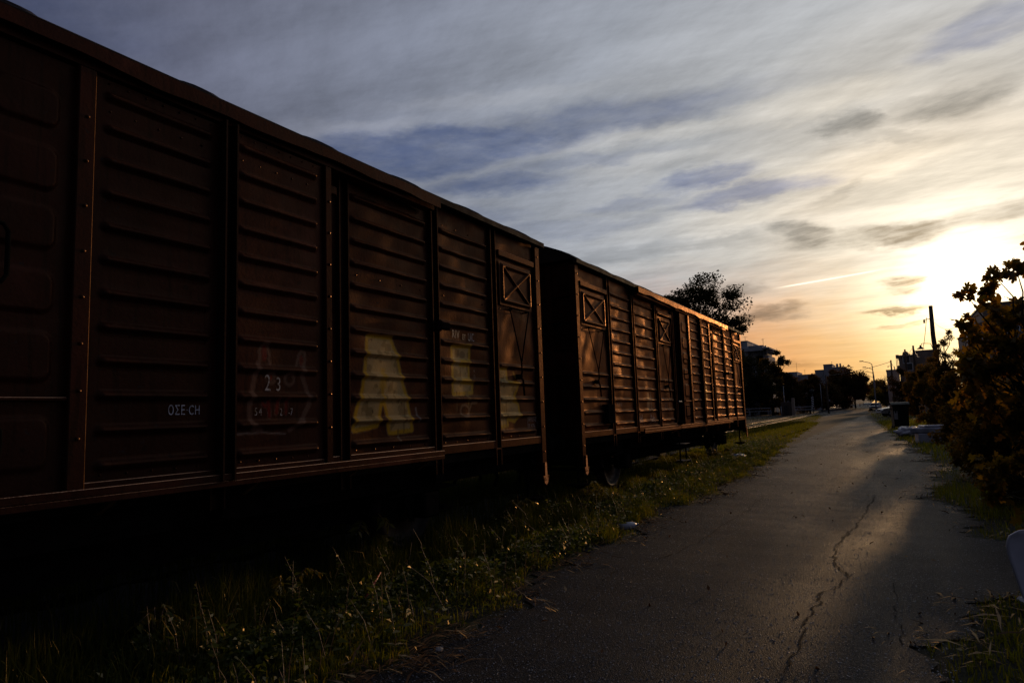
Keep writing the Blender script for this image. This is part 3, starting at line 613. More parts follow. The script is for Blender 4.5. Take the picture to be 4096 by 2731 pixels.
    def lip():
        rects = [(3.43, 3.24), (3.09, 2.87), (2.74, 2.53), (2.37, 2.17), (2.03, 1.79), (1.56, 1.31)]
        def H(U, V):
            h = np.zeros(U.shape)
            for t_, b_ in rects: h = np.maximum(h, .016*np.clip(.5-rrect(U, V, .10, .43, b_-.015, t_+.015, .06)/.02, 0, 1))
            return h
        return sheet('door_lip', np.linspace(.0, .515, 60), np.linspace(1.14, 3.64, 220), H, XD-.012, M['paint'], None, 2.2, .003)
    part('lip', 'door_lip', D, lip)
    def stile(a, b):
        def f():
            mb = MB(); mb.bbox(XD-.06, XD+.040, a, b, 1.13, 3.645, .005); bolts(mb, [((a+b)/2, 1.45+.27*k) for k in range(8)], XD+.039, .012); return mb.mesh('door_stile', M['paint'])
        return f
    part('stileA', 'door_stile', D, stile(.515, .615)); part('stileB', 'door_stile', D, stile(2.515, 2.585))
    def dpost():
        mb = MB(); mb.box(XD-.03, XD+.012, 1.50, 1.60, 1.12, 3.68)
        for y in (1.503, 1.597): mb.box(XD-.03, XD+.085, y-.007, y+.007, 1.12, 3.66)
        return mb.mesh('door_post', M['post'])
    part('dpost', 'door_post', D, dpost)
    def frame():
        mb = MB(); mb.box(XD-.06, XD-.016, 0, 2.58, 1.13, 3.645); mb.bbox(XD-.015, XD+.03, .0, .51, 1.665, 1.685, .004)
        mb.bbox(XD-.01, XD+.020, .616, 1.49, 1.125, 1.20, .004); mb.bbox(XD-.01, XD+.020, 1.61, 2.51, 1.125, 1.20, .004)
        return mb.mesh('door_frame', M['paint'])
    part('dframe', 'door_frame', D, frame)
    for k, (z0, z1) in enumerate(((2.27, 2.60), (1.34, 1.56))):
        part('hand%d' % k, 'door_handle', D, lambda: MB().tube([(XD, .02, z1), (XD+.06, .04, z1), (XD+.075, .14, z1-.01), (XD+.075, .165, z1-.05), (XD+.075, .165, z0+.05), (XD+.075, .14, z0+.01), (XD+.06, .04, z0), (XD, .02, z0)], .013, 7).mesh('door_handle', M['steel']))
    # top and bottom runners
    def hood():
        u = np.arange(2.54, 10.245, .05); V = []; F = []
        for y in u:
            z = 3.69+.008*math.sin(y*2.3)+.007*math.sin(y*5.9+1)-.006*max(0, math.sin(y*9+.4)); x = 1.46+.003*math.sin(y*4.1)
            V += [(1.27, y, 3.785), (1.455, y, 3.785), (x, y, z), (x-.012, y, z), (1.44, y, 3.770)]
        for i in range(len(u)-1):
            for j in range(4): F.append((i*5+j, i*5+j+1, i*5+j+6, i*5+j+5))
        mb = MB(); mb.add(V, F); mb.box(1.29, 1.40, 2.6, 10.2, 3.655, 3.70); return mb.mesh('rail_hood', M['paint'])
    part('hood', 'rail_hood', W, hood)
    def brail():
        mb = MB(); mb.bbox(1.36, 1.435, 2.54, 10.24, 1.08, 1.122, .005); mb.bbox(1.415, 1.437, 2.54, 10.24, 1.123, 1.168, .003)
        for k in range(8): y = 2.7+k*1.05; mb.prism([(1.22, .99), (1.24, .99), (1.40, 1.079), (1.22, 1.079)], y-.015, y+.015)
        return mb.mesh('door_rail', M['paint'])
    part('brail', 'door_rail', W, brail)
    # underframe
    def frame_():
        mb = MB()
        for s_ in (-1, 1): mb.box(s_*1.02-.05, s_*1.02+.05, .05, WL-.05, .80, 1.098); mb.box(s_*1.26-.02, s_*1.26+.02, .05, WL-.05, 1.02, 1.108)
        for y in (.06, 2.4, 5, 7.8, 10.4, WL-.22): mb.box(-1.2, 1.2, y, y+.16, .84, 1.096)
        for y in (-.02, WL-.04): mb.box(-1.25, 1.25, y-.04, y+.10, .78, 1.095)
        mb.box(.55, .63, 2.9, 9.9, .50, .82); mb.box(-.63, -.55, 2.9, 9.9, .50, .82)
        return mb.mesh('underframe', M['steel'])
    part('uframe', 'underframe', W, frame_)
    def wheel():
        pr = [(-.07, .44), (-.068, .505), (-.045, .51), (-.04, .478), (.068, .468), (.072, .42), (.03, .40), (-.005, .2), (.04, .18), (.075, .10), (.075, .09)]
        return MB().lathe(pr, 'x', (0, 0, 0), 32).mesh('wheel', M['wheelrust'])
    for y in (2.39, 10.39):
        X = part('axle', 'wheelset', W, lambda: MB().lathe([(-1.08, .06), (-.75, .065), (-.7, .085), (.7, .085), (.75, .065), (1.08, .06)], 'x', (0, 0, 0), 14).mesh('wheelset', M['steel'])); X.location = (0, y, .60)
        for s_ in (-1, 1):
            q = part('wheel', 'wheel', X, wheel); q.location = (s_*.755, 0, 0); q.scale = (s_, 1, 1)
            def horn():
                mb = MB()
                for k in (-1, 1): mb.prism([(k*.14, .45), (k*.20, .45), (k*.42, 1.0), (k*.14, 1.0)], -.008, .008, 'yz')
                mb.bbox(-.12, .14, -.13, .13, .48, .73, .02)
                for k in range(6): mb.box(-.05, .05, -.62+.085*k, .62-.085*k, .735+.014*k, .747+.014*k)
                for k in (-1, 1): mb.tube([(0, k*.6, .745), (0, k*.68, .82), (0, k*.74, .98)], .018, 6)
                return mb.mesh('axle_guard', M['steel'])
            part('horn', 'axle_guard', W, horn).location = (s_*1.02, y, 0)
        def brake():
            mb = MB(); mb.bbox(-.83, -.70, -.05, .04, .42, .78, .02).bbox(.70, .83, -.05, .04, .42, .78, .02).tube([(-.9, .03, .5), (.9, .03, .5)], .03, 6)
            for s_ in (-.76, .76): mb.tube([(s_, .02, .6), (s_, .08, 1.0)], .02, 6)
            return mb.mesh('brake_gear', M['steel'])
        for k in (-1, 1): q = part('brake', 'brake_gear', W, brake); q.location = (0, y+k*.57, 0); q.scale = (1, k, 1)
    part('rods', 'brake_rod', W, lambda: MB().tube([(.2, 3, .55), (.2, 9.8, .55)], .02, 6).mesh('brake_rod', M['steel']))
    part('cyl', 'brake_cylinder', W, lambda: MB().lathe([(0, .06), (.02, .17), (.9, .17), (.95, .1), (1.3, .03)], 'y', (.55, 5.0, .68), 16).mesh('brake_cylinder', M['steel']))
    part('tank', 'air_tank', W, lambda: MB().lathe([(0, .04), (.05, .15), (1.4, .15), (1.45, .04)], 'y', (-.3, 5.2, .74), 16).mesh('air_tank', M['steel']))
    for s_ in (-1, 1):
        for k in (-1, 1):
            y = -.06 if s_ < 0 else WL+.06
            def buf(): return MB().lathe([(0, .17), (.03, .17), (.031, .115), (.30, .105), (.301, .075), (.52, .075), (.525, .10), (.535, .22), (.555, .235), (.575, .215), (.585, .10)], 'y', (0, 0, 0), 24).mesh('buffer', M['steel'])
            q = part('buffer', 'buffer', W, buf); q.location = (k*.875, y, 1.04); q.scale = (1, s_, 1)
        def coup():
            mb = MB(); mb.bbox(-.05, .05, 0, .20, .97, 1.08, .015); mb.tube([(0, .18, 1.08), (0, .30, 1.06), (0, .34, .98), (0, .27, .92), (0, .20, .95)], .03, 7); mb.tube([(-.05, .25, .98), (-.05, .33, .70), (0, .36, .62), (.05, .33, .70), (.05, .25, .98)], .018, 6)
            return mb.mesh('coupling', M['steel'])
        q = part('coup', 'coupling', W, coup); q.location = (0, y, 0); q.scale = (1, s_, 1)
        for k in (-.35, .35): h_ = part('hose', 'brake_hose', W, lambda: MB().tube([(0, .02, .95), (.01, .16, .85), (.02, .22, .62), (-.02, .2, .5)], .024, 7).mesh('brake_hose', M['steel'])); h_.location = (k, y, 0); h_.scale = (1, s_, 1)
        part('shunt', 'shunter_step', W, lambda: MB().bbox(-.16, .16, -.12, .12, .40, .425, .006).tube([(0, 0, .42), (0, 0, .80)], .022, 6).prism([(-.16, .40), (.16, .40), (0, .34)], -.008, .008, 'xz').mesh('shunter_step', M['steel'])).location = (1.12, y-s_*.25, 0)
    extra(W, D)
    return W
def write(txt, size, name, parent, loc, mat_, spacing=1.0, narrow=.72):
    """stencil lettering as a thin sheet of paint on the side (faces +x)"""
    cu_ = bpy.data.curves.new('txt', 'FONT'); cu_.body = txt; cu_.size = size; cu_.space_character = spacing; cu_.resolution_u = 3
    o = bpy.data.objects.new('txt', cu_); COL.objects.link(o); dg = bpy.context.evaluated_depsgraph_get(); dg.update()
    me = bpy.data.meshes.new_from_object(o.evaluated_get(dg)); bpy.data.objects.remove(o); bpy.data.curves.remove(cu_)
    n = len(me.vertices); co = np.zeros(n*3, np.float32); me.vertices.foreach_get('co', co); co = co.reshape(-1, 3)
    new = np.stack([np.zeros(n), co[:, 0]*narrow, co[:, 1]], -1).astype(np.float32); me.vertices.foreach_set('co', new.ravel()); me.name = name
    me.materials.clear(); me.materials.append(mat_); me.update(); return link(name, me, parent, loc)
M['faded'] = mat('faded_white', (.20, .16, .14), .5, 0, .5, 40, col2=(.04, .02, .015)); M['mid'] = mat('worn_white', (.34, .33, .34), .5, 0, .6, 45, col2=(.06, .03, .02))
def extra1(W, D):
    x = 1.3845; o = 6.10
    write('ΟΣΕ·CH', .088, 'lettering', D, (x, 7.236-o, 1.576), M['white'], 1.12, .66)
    write('2', .175, 'lettering', D, (x, 8.005-o, 1.742), M['mid']); write('3', .150, 'lettering', D, (x, 8.112-o, 1.742), M['mid'])
    write('54', .082, 'lettering', D, (x, 7.916-o, 1.560), M['mid'], 1.35); write('2', .080, 'lettering', D, (x, 8.15-o, 1.556), M['mid']); write('-7', .080, 'lettering', D, (x, 8.235-o, 1.556), M['mid'])
    x = XS+.0085
    write('RIV', .13, 'lettering', W, (x, 10.68, 2.365), M['faded'], 1.1); write('ET', .09, 'lettering', W, (x, 10.885, 2.36), M['faded']); write('UIC', .135, 'lettering', W, (x, 11.00, 2.355), M['mid'], 1.0, .6)
    write('4', .06, 'lettering', W, (x, 11.10, 2.0), M['faded']); write('13', .06, 'lettering', W, (x, 11.09, 1.93), M['faded'])
    write('ΠΡΟΤΕΧΗΣ', .056, 'lettering', W, (x, 12.385, 1.405), M['mid'], 1.0, .78); write('ΠΕ', .056, 'lettering', W, (x, 12.385, 1.338), M['mid'], 1.0, .72); write('10.7.02', .056, 'lettering', W, (x, 12.455, 1.338), M['mid'], 1.0, .72)
    mb = MB()
    for a in ((12.375, 12.382, 1.325, 1.462), (12.648, 12.655, 1.325, 1.40), (12.3825, 12.63, 1.457, 1.462), (12.3825, 12.6, 1.322, 1.327)): mb.box(x, x+.0015, *a)
    mb.obj('lettering', M['faded'], W)
    MB().bbox(XS+.055, XS+.12, 10.33, 10.50, 2.42, 2.50, .012).bbox(XS+.05, XS+.10, 10.30, 10.37, 2.40, 2.52, .01).obj('door_stop', M['steel'], W)
def extra2(W, D):
    mb = MB(); mb.tube([(1.42, 4.93, 3.68), (1.42, 4.93, .98)], .018, 7); mb.tube([(1.42, 5.02, 3.68), (1.42, 5.02, .98)], .010, 6); mb.bbox(1.39, 1.46, 4.88, 5.06, 1.0, 1.09, .01); mb.bbox(1.38, 1.47, 4.88, 5.06, 1.18, 1.26, .01); mb.obj('door_lock_rod', M['steel'], W)
    MB().bbox(1.43, 1.47, 4.78, 5.0, 1.645, 1.675, .01).obj('lock_lever', M['galv'], W)
    mb = MB()
    for y in (5.24, 5.72): mb.bbox(1.28, 1.30, y-.03, y+.03, .36, 1.07, .005)
    for z in (.72, .36): mb.bbox(1.18, 1.40, 5.24, 5.72, z, z+.03, .006)
    mb.obj('boarding_step', M['steel'], W); mb = MB()
    for z in (.751, .391): mb.box(1.19, 1.395, 5.28, 5.68, z, z+.006)
    mb.obj('step_tread', M['galv'], W)
    MB().bbox(XS+.002, XS+.10, 1.00, 1.30, 1.31, 1.62, .01).obj('label_box', M['steel'], W)
    MB().bbox(XS+.055, XS+.12, 10.33, 10.50, 2.42, 2.50, .012).obj('door_stop', M['steel'], W)
wagon('nearest rust brown goods wagon, its side sprayed with a big yellow letter A', 8.317-WL, 6.10, True, {'A': paint_A, 'E': paint_E, 'K': paint_K, 'door': paint_door}, extra1)
wagon('second rust brown goods wagon, with a boarding step hanging below its door', 9.57, 5.57, False, {'P': paint_w2b, 'Q': paint_w2c, 'O': paint_w2p, 'A': paint_w2e, 'E': paint_w2e, 'door': paint_w2d}, extra2)

# ------------------------------------------------------------------ leaves, grass, trees
def leafcloud(C, size, mat_, name, up=.25, aspect=.5, lobed=False, curl=.15, dirs=None, sdir=.5):
    """one leaf at each centre C (n,3), turned at random"""
    n = len(C); size = np.broadcast_to(np.asarray(size, float), (n,))*rng.uniform(.65, 1.3, n)
    a = rng.normal(size=(n, 3)); 
    if dirs is not None: a = a*sdir+dirs
    a[:, 2] += -.2; a /= np.linalg.norm(a, axis=1)[:, None]
    nrm = rng.normal(size=(n, 3)); nrm[:, 2] += up*4; nrm -= a*(nrm*a).sum(1)[:, None]; nrm /= np.linalg.norm(nrm, axis=1)[:, None]; b = np.cross(nrm, a)
    if lobed: hp = [(0, .03), (.03, .24), (.14, .42), (.27, .44), (.34, .32), (.36, .17), (.50, .28), (.66, .40), (.79, .36), (.78, .22), (.70, .13), (.84, .16), (.97, .11), (1.03, .0)]; prof = hp+[(a_, -b_) for a_, b_ in hp[::-1][1:]]
    else: prof = [(0, 0), (.38, aspect*.5), (1.0, 0), (.42, -aspect*.5)]
    m = len(prof); V = np.zeros((n, m, 3))
    for k, (l, w_) in enumerate(prof): V[:, k] = C + (a*l + b*w_ + nrm*(-curl*l*l+abs(w_)*.35))*size[:, None]
    return npmesh(name, V.reshape(-1, 3), np.arange(n*m).reshape(n, m), mat_)
def grassblades(C, h, wd, mat_, name, lean=.45, bend=(0, 0)):
    n = len(C); h = np.broadcast_to(np.asarray(h, float), (n,))*rng.uniform(.45, 1.25, n); t_ = rng.uniform(0, 2*math.pi, n); L = np.abs(rng.normal(0, lean, n))
    d = np.stack([np.cos(t_)*L+bend[0], np.sin(t_)*L+bend[1]], 1); ph = rng.uniform(0, 2*math.pi, n); s_ = np.stack([np.cos(ph), np.sin(ph)], 1)*wd*rng.uniform(.6, 1.3, n)[:, None]
    V = np.zeros((n, 5, 3)); V[:, 0, :2] = C[:, :2]-s_; V[:, 1, :2] = C[:, :2]+s_; mid = C[:, :2]+d*(h*.35)[:, None]
    V[:, 2, :2] = mid+s_*.8; V[:, 3, :2] = mid-s_*.8; V[:, 4, :2] = C[:, :2]+d*h[:, None]
    V[:, 0, 2] = V[:, 1, 2] = C[:, 2]-.01; V[:, 2, 2] = V[:, 3, 2] = C[:, 2]+h*.58; V[:, 4, 2] = C[:, 2]+h*(1-.25*np.minimum(L, 1))
    i = np.arange(n)*5; return npmesh(name, V.reshape(-1, 3), [np.stack([i, i+1, i+2, i+3], 1), np.stack([i+3, i+2, i+4], 1)], mat_)
def limb(r, p, q, n=5, w_=.08):
    P = [p.lerp(q, k/n) for k in range(n+1)]; L = (q-p).length
    for k in range(1, n): P[k] += Vector((r.gauss(0, w_), r.gauss(0, w_), r.gauss(0, w_*.5)))*L
    return P
def tree(name, label, cat, base, height, crown_r, crown_h, leaf, nleaf, lsize, seed, group=None, trunk_r=None, clumps=30, clump_r=.22, dense=1.0, shape='round', lean=(0, 0), lobed=False, aspect=.55, twigs=True, up=.25):
    """trunk and limbs as one tapered mesh, crown of single leaves gathered in clumps on the twigs"""
    global rng
    r = random.Random(seed); keep = rng; rng = np.random.default_rng(seed); T_ = thing(name, label, cat, base, 0, group); tr = trunk_r or height*.022; mb = MB()
    c0 = Vector((lean[0], lean[1], height-crown_h*.5)); top = Vector((lean[0], lean[1], height-crown_h*.25))
    P = limb(r, Vector((0, 0, -.2)), top, 7, .012); mb.tube(P, [tr*(1.25-.95*k/7) for k in range(8)], 8)
    C = []; W_ = []
    for k in range(clumps):
        for _ in range(40):
            v = Vector((r.gauss(0, 1), r.gauss(0, 1), r.gauss(0, 1))).normalized()*(r.random()**.33 if shape != 'shell' else r.uniform(.7, 1))
            lump = 1-(.20 if clumps > 120 else .34)*math.sin(v.x*3.1+seed)*math.cos(v.y*2.7+seed*2)-.12*math.sin(v.z*6+seed)
            if shape == 'cone' and math.hypot(v.x, v.y) > .95-.9*max(v.z*.5+.5, 0): continue
            if shape == 'column' and math.hypot(v.x, v.y) > 1.05-.5*max(v.z, 0): continue
            break
        q = c0+Vector((v.x*crown_r*lump, v.y*crown_r*lump, v.z*crown_h*.5*lump)); C.append(q)
        if twigs:
            s0 = P[2+min(4, max(0, int(5*(q.z-.15*height)/height)))]; s1 = Vector(s0); s1.z = min(s0.z, q.z-.1*height) if q.z > s0.z else s0.z
            mb.tube(limb(r, s1, q, 4, .07), [tr*.38, tr*.28, tr*.2, tr*.14, tr*.05], 5, cap=False)
    if leaf:
        Cn = np.array([tuple(q) for q in C]); k = rng.integers(0, len(C), nleaf); off = rng.normal(size=(nleaf, 3)); off = off/np.linalg.norm(off, axis=1)[:, None]*(rng.random(nleaf)**.45)[:, None]
        rad = crown_r*clump_r*rng.uniform(.5, 1.35, len(C))
        pts = Cn[k]+off*rad[k][:, None]*np.array([1.15, 1.15, .85]); link('crown', leafcloud(pts, lsize, leaf, 'crown', up, aspect, lobed), T_)
    mb.obj('trunk', M['bark'], T_); rng = keep; return T_
def treepx(name, label, cat, px, hw, ytop, Y, leaf, nleaf, lsize, seed, hfrac=.8, **k):
    """stand a tree at that bearing and distance down the road, as tall as it looks from the road"""
    b = at(px, 1600, Y); top = at(px, ytop, Y); r_ = hw/F_PX*Vector((b.x, b.y)).length*.98; z0 = float(ground_z(b.x, Y)) if Y < 108 else 0
    h = top.z-z0; return tree(name, label, cat, (b.x, b.y, z0), h, r_, h*hfrac, leaf, nleaf, lsize, seed, **k)
# the leafy tree that looks over the second wagon
GT = 'trees beyond the goods wagons'
treepx('broadleaf_tree', 'tall leafy tree rising behind the roof of the second goods wagon', 'tree', 2800, 172, 1092, 38, M['leafdark'], 36000, .115, 3, .74, clumps=170, clump_r=.20, trunk_r=.16, group=GT, aspect=.7)
treepx('broadleaf_tree', 'loose airy tree against the sky just right of the left apartment block', 'tree', 3125, 42, 1408, 122, M['leafdark'], 6500, .33, 5, .62, clumps=34, clump_r=.26, group=GT)
treepx('cedar_tree', 'wide dark cedar in front of the left apartment block', 'tree', 3005, 82, 1428, 116, M['leafdark'], 22000, .3, 7, .95, clumps=60, clump_r=.34, group=GT, aspect=.4)
treepx('broadleaf_tree', 'brown green tree between the cedar and the loose airy tree', 'tree', 3088, 48, 1440, 119, M['leafwarm'], 13000, .29, 8, .95, clumps=40, clump_r=.34, group=GT)
treepx('broadleaf_tree', 'dark bushy tree close beyond the far end of the second wagon', 'tree', 2945, 55, 1475, 113, M['leafdark'], 14000, .28, 9, .92, clumps=34, clump_r=.36, group=GT)
GA = 'autumn trees along the far street'
treepx('autumn_tree', 'rusty autumn tree right of the cedar by the level crossing', 'tree', 3165, 52, 1492, 124, M['leafaut'], 13000, .28, 11, .92, clumps=34, clump_r=.36, group=GA)
treepx('autumn_tree', 'brown autumn tree under the tall roof aerial', 'tree', 3238, 55, 1490, 128, M['leafaut'], 13000, .29, 12, .92, clumps=34, clump_r=.36, group=GA)
treepx('autumn_tree', 'low dark autumn tree between the striped crossing post and the apartment block', 'tree', 3305, 50, 1527, 134, M['leafaut'], 11000, .3, 13, .92, clumps=30, clump_r=.38, group=GA)
treepx('autumn_tree', 'tallest brown autumn tree in front of the far apartment block', 'tree', 3368, 62, 1480, 142, M['leafaut'], 16000, .31, 14, .8, clumps=40, clump_r=.36, group=GA)
treepx('autumn_tree', 'dark autumn tree right of the far apartment block, beside the parked cars', 'tree', 3420, 52, 1494, 140, M['leafaut'], 13000, .28, 15, .66, clumps=34, clump_r=.36, group=GA)
treepx('street_tree', 'round green street tree under the curved street lamps', 'tree', 3505, 52, 1532, 190, M['leafwarm'], 12000, .32, 16, .55, clumps=34, clump_r=.36, group='green trees at the end of the street')
treepx('street_tree', 'small green street tree right of the curved street lamps', 'tree', 3548, 36, 1545, 160, M['leaf'], 9000, .3, 17, .9, clumps=26, clump_r=.38, group='green trees at the end of the street')
treepx('bare_tree', 'thin bare tree in front of the small far building on the right', 'tree', 3545, 26, 1492, 110, None, 0, .1, 18, .75, clumps=46, trunk_r=.10)
GR = 'bushes along the right side of the road'
treepx('shrub', 'reddish half bare shrub behind the wheeled bin', 'shrub', 3610, 40, 1476, 74, M['leafaut'], 8000, .15, 21, .95, clumps=40, clump_r=.3, group=GR)
treepx('shrub', 'tangled brown shrub below the two thin wooden poles', 'shrub', 3668, 46, 1452, 50, M['leafwarm'], 11000, .10, 22, .97, clumps=46, clump_r=.3, group=GR)
treepx('shrub', 'dark leafy shrub at the foot of the thick leaning pole', 'shrub', 3728, 50, 1442, 34, M['leafwarm'], 7500, .12, 23, .98, clumps=50, clump_r=.3, group=GR)
treepx('shrub', 'upright dark shrub with spiky shoots right of the thick pole', 'shrub', 3798, 60, 1318, 22, M['leafwarm'], 16000, .07, 24, .98, clumps=120, clump_r=.20, shape='column', aspect=.3, group=GR)
treepx('shrub', 'low dense shrub above the dumped white boards', 'shrub', 3775, 74, 1480, 33, M['leafwarm'], 8500, .10, 25, .98, clumps=56, clump_r=.3, group=GR)
treepx('shrub', 'dark bramble shrub between the spiky shrub and the fig tree', 'shrub', 3880, 85, 1445, 16, M['leafwarm'], 11000, .075, 26, .98, clumps=64, clump_r=.28, group=GR)
treepx('shrub', 'broad dark shrub beneath the fig tree at the right edge', 'shrub', 4010, 150, 1520, 11.5, M['leafwarm'], 15000, .065, 27, .98, clumps=84, clump_r=.27, group=GR)
treepx('shrub', 'low leafy shrub spreading on the right verge before the blue rubbish', 'shrub', 3935, 110, 1705, 15.2, M['leafwarm'], 7000, .07, 28, .98, clumps=50, clump_r=.3, group=GR, twigs=False)
treepx('fig_tree', 'fig tree with lobed leaves standing against the sun', 'tree', 4150, 205, 955, 8.6, M['figleaf'], 2500, .10, 31, .88, clumps=95, clump_r=.17, lobed=True, trunk_r=.05, up=.12)
treepx('bare_tree', 'thin bare branches reaching left out of the fig tree', 'tree', 3905, 58, 1300, 13, None, 0, .1, 33, .55, clumps=26, trunk_r=.03)

def tuft(n, x0, x1, y0, y1, cond=None, dens=None):
    P = np.stack([rng.uniform(x0, x1, n), rng.uniform(y0, y1, n)], 1)
    k = np.ones(len(P), bool) if cond is None else cond(P[:, 0], P[:, 1]); P = P[k]
    if dens is not None: P = P[rng.random(len(P)) < dens(P[:, 0], P[:, 1])]
    return np.column_stack([P, ground_z(P[:, 0], P[:, 1])])
def stuff(name, me, label): return tag(link(name, me), label, name.replace('_', ' '), kind='stuff')
offL = lambda x, y: xl(y)+edge_n(y, .3)*.8-x               # metres left of the road edge
offR = lambda x, y: x-xr(y)-edge_n(y, 2.2)*.8
patch = lambda x, y: np.clip(.55+.6*wob(x, y, 2.0, 1.1), 0, 1)
G = np.concatenate([tuft(70000, -5.0, -2.4, 2.2, 11, lambda x, y: offL(x, y) > .12, lambda x, y: patch(x, y)*np.clip(1.25-.0*x, 0, 1)*np.clip((x+4.5)/.9, .06, 1)),
                    tuft(70000, -6, -2.6, 11, 26, lambda x, y: offL(x, y) > .1, lambda x, y: .35+.65*patch(x, y)), tuft(30000, -8.2, -3.2, 26, 60, lambda x, y: offL(x, y) > .1), tuft(9000, -11, -5, 60, 104, lambda x, y: offL(x, y) > .4)])
stuff('verge_grass', grassblades(G, .045+.10*np.clip(.5+wob(G[:, 0], G[:, 1], 6.0, 1.3), 0, 1.3)*np.where(G[:, 1] > 26, .75, 1), np.where(G[:, 1] > 20, .010, .0035)[:, None], M['grass'], 'verge_grass'), 'short green grass on the verge between the rails and the road')
M['fieldgrass'] = leaf_mat('field_grass_blades', [(.02, .03, .006), (.035, .05, .008), (.05, .055, .010)], .3)
G = np.concatenate([tuft(60000, -20, -6.4, 0, 60), tuft(16000, -50, -10, 20, 90)]); G = G[(np.abs(np.abs(G[:, 0]+9.5)-.75) > .35) | (G[:, 1] < 30)]
stuff('field_grass', grassblades(G, .24, .010, M['fieldgrass'], 'field_grass'), 'sunlit grass of the field beyond the goods wagons')
G = np.concatenate([tuft(16000, -4.75, -3.7, -3, 10), tuft(14000, -7.3, -6.35, -4, 16), tuft(5000, -6.1, -4.9, -4, 16)]); stuff('trackside_grass', grassblades(G, np.where(G[:, 0] < -6.2, .2, 0)+.17+.2*np.clip(.4+.6*wob(G[:, 0], G[:, 1], 9.0, 1.5), 0, 1), .0045, M['fieldgrass'], 'trackside_grass', .35), 'rank dark grass growing against the rail under the first wagon')
G = np.concatenate([tuft(9000, -.05, 2.4, 3.0, 7.2, lambda x, y: offR(x, y) > .05, lambda x, y: .1+.9*patch(x*1.7, y*1.3)), tuft(26000, .2, 4.5, 3.6, 14, lambda x, y: offR(x, y) > .06, lambda x, y: .4+.6*patch(x, y)), tuft(22000, -1.5, 6, 14, 60, lambda x, y: offR(x, y) > .1), tuft(6000, -6, 6, 60, 104, lambda x, y: offR(x, y) > .4)])
stuff('roadside_grass', grassblades(G, np.where(G[:, 1] > 10, .16, .08), np.where(G[:, 1] > 20, .012, .004)[:, None], M['grass'], 'roadside_grass'), 'dark grass along the right edge of the road')
# glossy creeping weeds in mounds along the left edge
pts = []
for (a, b, ra, rb, h, n) in [(1440, 2480, .30, .55, .20, 2600), (1330, 2590, .28, .40, .18, 1900), (1830, 2370, .26, .60, .20, 2400), (1660, 2400, .26, .4, .16, 1300), (2270, 2210, .28, .9, .20, 2400), (2110, 2270, .24, .5, .15, 1100), (2500, 2060, .26, 1.2, .19, 1900), (2640, 1980, .26, 1.4, .17, 1700), (2760, 1925, .3, 1.9, .17, 1700), (2880, 1880, .35, 2.4, .18, 1700), (1000, 2690, .35, .4, .16, 1500), (700, 2700, .4, .4, .16, 1200), (1180, 2500, .3, .4, .14, 800), (3030, 1800, .5, 4, .2, 1300)]:
    c = onground(a, b); q = rng.normal(size=(n, 2))*.5; x = c.x-.12+q[:, 0]*ra; y = c.y+.1+q[:, 1]*rb; rr = np.hypot(q[:, 0], q[:, 1])
    z = ground_z(x, y)+h*np.clip(1-rr*.45, .1, 1)*rng.random(n)**.6; pts.append(np.column_stack([x, y, z]))
P = np.concatenate(pts); P = P[offL(P[:, 0], P[:, 1]) > -.12]
stuff('creeping_weeds', leafcloud(P, .036+.0012*np.clip(P[:, 1]-4, 0, 20), M['weed'], 'creeping_weeds', .35, .62), 'small leaved creeping weeds mounded along the left road edge')
P = np.concatenate([tuft(30000, -4.4, -2.4, 2.2, 26, lambda x, y: offL(x, y) > .1, lambda x, y: .3+.5*patch(y, x)), tuft(5000, .2, 4.5, 4, 26, lambda x, y: offR(x, y) > .1)]); P[:, 2] += rng.random(len(P))*.16*np.clip(.4+.7*wob(P[:, 0], P[:, 1], 3.0, 1.9), .15, 1)
stuff('low_weeds', leafcloud(P, .045, M['weed'], 'low_weeds', .4, .5), 'low broad leaved weeds scattered in the grass')
# taller ragged weeds and dead stalks standing in the verge
n = 520; y = 2.6+rng.random(n)**1.25*26; x = xl(y)-.12-rng.random(n)**1.3*1.25; C = []; D = []; S_ = []; mbs = MB()
for i in range(n):
    h = rng.uniform(.10, .42)*(1 if y[i] < 14 else 1.25); zb = float(ground_z(x[i], y[i])); lx, ly = rng.normal(0, .3, 2)*h
    mbs.tube([(x[i], y[i], zb-.02), (x[i]+lx*.4, y[i]+ly*.4, zb+h*.6), (x[i]+lx, y[i]+ly, zb+h)], [.0032, .0024, .001], 3, cap=False)
    if rng.random() < .72:
        m_ = int(rng.integers(6, 20))
        for k in range(m_): t_ = .15+.85*k/m_; C.append((x[i]+lx*t_, y[i]+ly*t_, zb+h*t_)); a = k*2.4+i; D.append((math.cos(a), math.sin(a), .35)); S_.append(h*.24*(1.15-t_*.7))
mbs.V = mbs.V; V = np.array([tuple(v) for v in mbs.V]); link_me = npmesh('dead_stalks', V, np.array(mbs.F), M['twig']); stuff('dead_stalks', link_me, 'thin dead stalks standing in the left verge')
stuff('tall_weeds', leafcloud(np.array(C), np.array(S_), M['weed'], 'tall_weeds', .4, .42, dirs=np.array(D)*2), 'ragged leafy weeds standing above the grass of the left verge')
